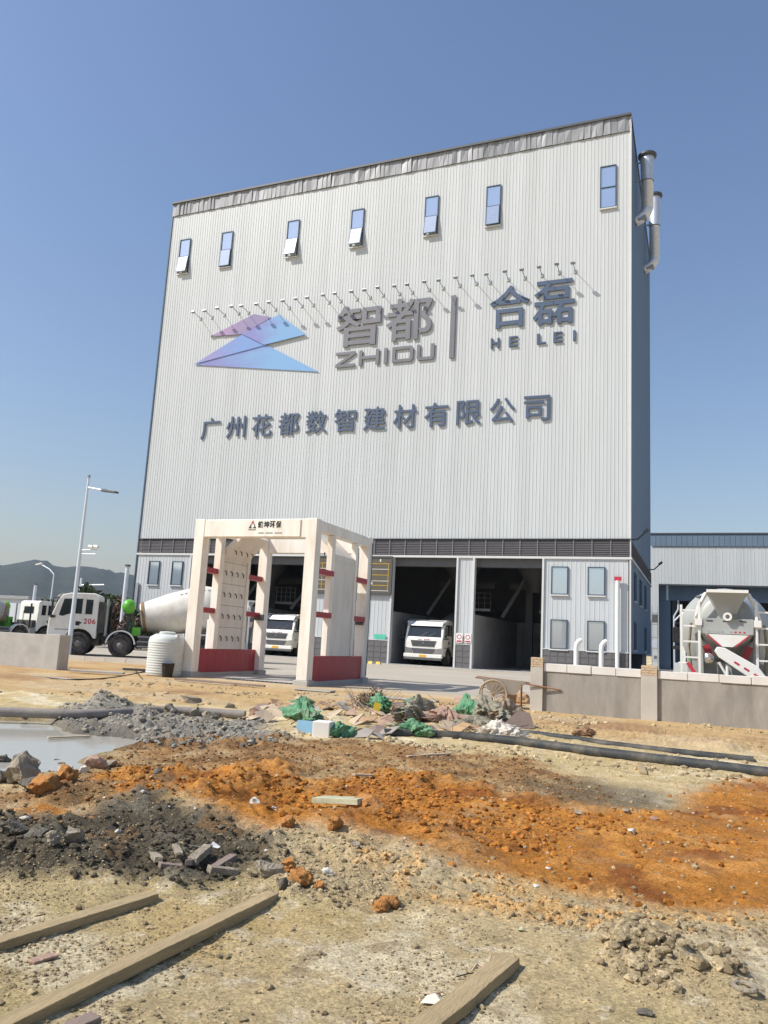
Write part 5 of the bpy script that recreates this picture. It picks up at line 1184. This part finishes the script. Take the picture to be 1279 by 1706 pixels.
o = MB().box(-.06, .06, -.004, .004, -.02, .13).build('yellow_scrap', M['yellow']); o.location = gz(625, 1205, .12); o.rotation_euler = (-.4, .3, .5); tag(o, 'bright yellow scrap below the dry brush', 'scrap')
o = MB().box(-.09, .09, -.05, .05, .0, .03).build('yellow_scrap', M['plank_green']); o.location = gz(650, 1217, .03); tag(o, 'lime yellow scrap on the left end of the black pipe', 'scrap')
# shovel like dark pan at the right end
pn = MB().prism([(-.26,0),(.30,0),(.24,.30),(.02,.34),(-.22,.12)], 'xz', -.02, .02).build('dark_board', M['card_dark']); pn.location = gz(864, 1219); pn.rotation_euler = (-.5, 0, .5); tag(pn, 'dark brown bent board at the very right end of the rubbish row', 'board')
# dry brush: a heap of twigs and dead leaves
bt = thing('dry_brush', 'heap of dry twigs and dead leaves at the top of the rubbish row', 'brush', gz(618, 1192)); tm = MB(); g = random.Random(5)
for k in range(60):
    q = g.uniform(0, 6.28); L = g.uniform(.25, .6); a = Vector((g.uniform(-.4, .4), g.uniform(-.2, .2), g.uniform(0, .18))); d = Vector((math.cos(q), math.sin(q)*.6, g.uniform(.1, 1.1))).normalized(); tm.tube([a, a+d*L*.5+Vector((0,0,.02)), a+d*L], .007, 4, r1=.003)
tw = tm.build('twigs', M['card_dark'], bt); tw['kind'] = 'stuff'
ts = MB()
for k in range(90):
    px = g.uniform(420, 860); b0 = gz(px, 1196+.03*(px-400)+g.uniform(-20, 24), g.uniform(.0, .10)); q = g.uniform(0, 6.28); L = g.uniform(.12, .45); d = Vector((math.cos(q), math.sin(q)*.6, g.uniform(-.1, .5))).normalized(); ts.tube([b0, b0+d*L*.5+Vector((0, 0, .015)), b0+d*L], .006, 4, r1=.003)
setting(ts.build('loose_twigs', M['card_dark']), 'stuff')
lv = leaves(700, .42, .28, .24, .22, .035, 6, 10).build('dead_leaves', M['sack_brown'], bt); lv['kind'] = 'stuff'
# torn sheets of cardboard and board
kinds = [('card', 'tan'), ('card_pale', 'pale'), ('card_dark', 'dark brown'), ('card_grey', 'grey'), ('card', 'tan'), ('card_pale', 'pale'), ('stone_pink', 'pinkish')]
cand = []
g = random.Random(21)
hand = [(415,1203,.5),(438,1207,.42),(446,1193,.4),(466,1203,.46),(474,1185,.42),(500,1196,.6),(520,1190,.5),(480,1174,.36),(497,1170,.3),(523,1212,.4),(545,1190,.45),(550,1182,.4),(556,1192,.42),(556,1203,.4),(538,1178,.3),(575,1195,.4),(580,1203,.36),(585,1185,.3),(590,1213,.4),(600,1220,.42),(612,1212,.36),(625,1226,.4),(603,1231,.3),(640,1215,.36),(648,1228,.36),(660,1198,.3),(664,1190,.3),(655,1185,.26),(715,1212,.34),(724,1205,.36),(732,1218,.34),(748,1208,.3),(752,1220,.4),(764,1222,.36),(715,1222,.3),(742,1200,.26),(757,1190,.26),(762,1180,.3),(580,1172,.26),(432,1188,.3),(455,1178,.3),(820,1222,.3),(850,1200,.36),(668,1213,.26),(610,1186,.3),(635,1232,.28)]
g2 = random.Random(77)
for _ in range(42): hand.append((g2.uniform(405, 860), 0, g2.uniform(.14, .30)))
hand = [(x, y if y else 1196+.03*(x-400)+g2.uniform(-22, 26)*(1 if x > 440 else .5), s) for x, y, s in hand]
hand.sort()
for i, (px, py, s) in enumerate(hand):
    m, cn = kinds[g.randrange(len(kinds))]
    n = g.choice([4, 4, 5, 5, 6]); pts = []
    for k in range(n):
        q = 2*math.pi*k/n+g.uniform(-.25, .25); rr = s*.5*g.uniform(.75, 1.15); pts.append((rr*math.cos(q)*1.1, rr*math.sin(q)*.75))
    fold = g.uniform(.05, .35)*g.choice([1, -1]); th = g.uniform(.008, .022); mb = MB(); vs = []
    for (a, b) in pts: vs.append((a, b, fold*abs(a)))
    vs += [(a, b, c-th) for a, b, c in vs]; vs += [(0, 0, 0), (0, 0, -th)]; c0, c1 = 2*n, 2*n+1
    fs = [(c0, k, (k+1) % n) for k in range(n)]+[(c1, n+(k+1) % n, n+k) for k in range(n)]+[(k, n+k, n+(k+1) % n, (k+1) % n) for k in range(n)]
    o = mb.add(vs, fs).build('cardboard_sheet', M[m]); p = gz(px, py, .01+.09*g.random()); o.location = p
    o.rotation_euler = (g.uniform(.0, .75), g.uniform(-.45, .45), g.uniform(-1, 1))
    pose = 'tilted up' if o.rotation_euler.x > .5 else 'lying fairly flat'
    mid = len(hand)//2
    side = ORD[i]+' from left' if i < 30 else ORD[len(hand)-1-i]+' from right' if len(hand)-1-i < 30 else ORD[i-30]+' of the middle stretch'
    tag(o, '%s torn cardboard %s, %s in the rubbish row' % (cn, pose, side), 'cardboard', 'torn cardboard in the rubbish row')

# ------------------------------------------------------------------ hand cart
p = ground_at(822, 1180, -.02); t = thing('hand_cart', 'muddy two wheeled hand cart with long handles beside the left wall pier', 'cart', (p.x, p.y, soil_z(p.x, p.y)), R(10))
for y in (-.32, .32):
    w = MB().tube([(.31*math.cos(2*math.pi*k/24), y, .31+.31*math.sin(2*math.pi*k/24)) for k in range(25)], .022, 8, False).build('wheel', M['rope'], t, smooth=True)
    for k in range(8):
        q = math.pi*k/8; MB().tube([(.3*math.cos(q), y, .31+.3*math.sin(q)), (-.3*math.cos(q), y, .31-.3*math.sin(q))], .006, 4).build('spoke', M['rope'], w)
    MB().tube([(-.42, y*.8, .66), (.6, y*.8, .60), (1.5, y*.9, .50)], .02, 6).build('handle', M['rust'], t)
    MB().tube([(.62, y*.8, .62), (.62, y*.8, .02)], .018, 6).build('leg', M['rust'], t)
MB().tube([(0,-.36,.31),(0,.36,.31)], .02, 6).build('axle', M['rust'], t)
tr = MB(); b0 = [(-.05,-.2,.32),(.5,-.2,.32),(.5,.2,.32),(-.05,.2,.32)]; b1 = [(-.28,-.29,.66),(.75,-.29,.64),(.75,.29,.64),(-.28,.29,.66)]
tr.add(b0+b1, [(0,3,2,1),(0,1,5,4),(1,2,6,5),(2,3,7,6),(3,0,4,7)]); tr.build('tray', M['pier'], t)
o = MB().lathe((0,0,0), (0,0,1), [(0,.15),(.25,.18),(.26,.19),(.24,.165),(.04,.13)], 18).build('bucket', M['stone_pink'], smooth=True); o.location = gz(848, 1183); tag(o, 'reddish muddy bucket under the handles of the hand cart', 'bucket')
put_blob('sand_heap', 'small heap of yellow sand between the hand cart and the wall pier', 'sand heap', gz(868, 1180), (.28, .22, .22), 'card', 71, .25, 1, 3)
put_blob('sand_heap', 'low heap of yellow earth under the wheels of the hand cart', 'sand heap', gz(806, 1186), (.45, .25, .10), 'card', 72, .25, 1, 3)

# ------------------------------------------------------------------ loose clods and gravel, uncountable
def ico(sub):
    bm = bmesh.new(); bmesh.ops.create_icosphere(bm, subdivisions=sub, radius=1); v = np.array([q.co for q in bm.verts]); f = np.array([[q.index for q in p.verts] for p in bm.faces]); bm.free(); return v, f
ICO1, ICO2 = ico(1), ico(2)
def scatter(name, m, n, prob, smin, smax, seed, sub2=False, area=(-8.5, 1.6, 2.5, 11.5), sink=.25, power=3.0, rough=.35):
    g = np.random.default_rng(seed); N = n*14
    y = area[2]+(area[3]-area[2])*g.random(N)**1.5; x = area[0]+(area[1]-area[0])*g.random(N)
    keep = (x > -y*1.12-.3) & (x < y*.13+.3); x, y = x[keep], y[keep]
    z, c, mk = soil(x, y); pr = prob(mk, x, y); keep = (g.random(len(x)) < pr) & (mk['pud'] < .35); x, y, z = x[keep][:n], y[keep][:n], z[keep][:n]; k = len(x)
    s = smin+(smax-smin)*g.random(k)**power
    V, F = ICO2 if sub2 else ICO1; nv = len(V)
    d = V[None]*(1+rough*(g.random((k, nv, 1))-.5))
    if sub2:
        lump = 1+.5*(vnoise(V[None, :, 0]*1.6+g.random((k, 1))*90, V[None, :, 1]*1.6+V[None, :, 2]*1.3+g.random((k, 1))*90, 3)-.5); d = d*lump[..., None]
    sc = s[:, None]*np.stack([g.uniform(.75, 1.3, k), g.uniform(.75, 1.3, k), g.uniform(.5, .95, k)], -1)
    d = d*sc[:, None, :]; a = g.random(k)*6.283; ca, sa = np.cos(a)[:, None], np.sin(a)[:, None]
    P = np.stack([d[..., 0]*ca-d[..., 1]*sa+x[:, None], d[..., 0]*sa+d[..., 1]*ca+y[:, None], d[..., 2]+(z+s*(.45-sink))[:, None]], -1).reshape(-1, 3)
    FF = (F[None]+(np.arange(k)*nv)[:, None, None]).reshape(-1, 3)
    me = bpy.data.meshes.new(name); me.vertices.add(len(P)); me.vertices.foreach_set('co', P.astype(np.float32).ravel()); me.loops.add(FF.size); me.loops.foreach_set('vertex_index', FF.astype(np.int32).ravel())
    me.polygons.add(len(FF)); me.polygons.foreach_set('loop_start', np.arange(0, FF.size, 3, dtype=np.int32)); me.polygons.foreach_set('use_smooth', np.zeros(len(FF), bool))
    me.update(calc_edges=True); me.materials.append(M[m]); setting(link(name, me), 'stuff')
patch = lambda x, y, f, s, a, b: sm(a, b, fbm(x, y, f, s, 3))
calm = lambda x, y: 1-.8*sm(-1.6, .2, x-.25*(y-7))*sm(5.2, 6.2, y)
scatter('orange_clods', 'clod_orange', 6500, lambda k, x, y: k['o']*(.10+patch(x, y, 1.3, 3, -.05, .35))*calm(x, y), .003, .030, 31, True, power=5)
scatter('dark_clods', 'clod_dark', 6500, lambda k, x, y: k['d']*(.25+.75*sm(5.5, 4.7, y)+.3*patch(x, y, 2, 41, -.1, .3)), .003, .024, 32, True, power=4)
scatter('mud_clods', 'clod_mud', 2600, lambda k, x, y: k['m']*.8, .008, .05, 33, True, (-11, -5.5, 7, 14), power=4)
scatter('brown_clods', 'clod_brown', 6000, lambda k, x, y: np.clip(k['b']-k['o'], 0, 1)*.5, .004, .026, 34, power=4)
scatter('gravel', 'clod_tan', 9000, lambda k, x, y: np.clip(k['g']-k['o']*.5, 0, 1)*(.3+patch(x, y, 2, 8, -.2, .3))+.04, .003, .022, 35, power=4)
scatter('peach_clods', 'clod_peach', 4200, lambda k, x, y: k['p'], .003, .022, 38, True, power=3.5)
scatter('lump_clods', 'clod_tan', 1500, lambda k, x, y: k['l'], .004, .032, 39, True, area=(-1.2, .6, 3.2, 5.5), power=3)
scatter('white_crumbs', 'stone_pale', 240, lambda k, x, y: k['d']*.5+k['o']*.12, .004, .020, 40, True, power=4)
scatter('fine_gravel', 'clod_tan', 15000, lambda k, x, y: (1-k['o'])*(1-k['c'])*(.08+.5*patch(x, y, 1.7, 9, 0, .4)), .002, .010, 36, area=(-5, 1, 2.5, 6.5))
scatter('bank_rubble', 'clod_tan', 2600, lambda k, x, y: (k['c']*.25+.2)*patch(x, y, .8, 19, -.1, .3), .010, .055, 37, False, (-14, 2, 11, 18.5), power=4)
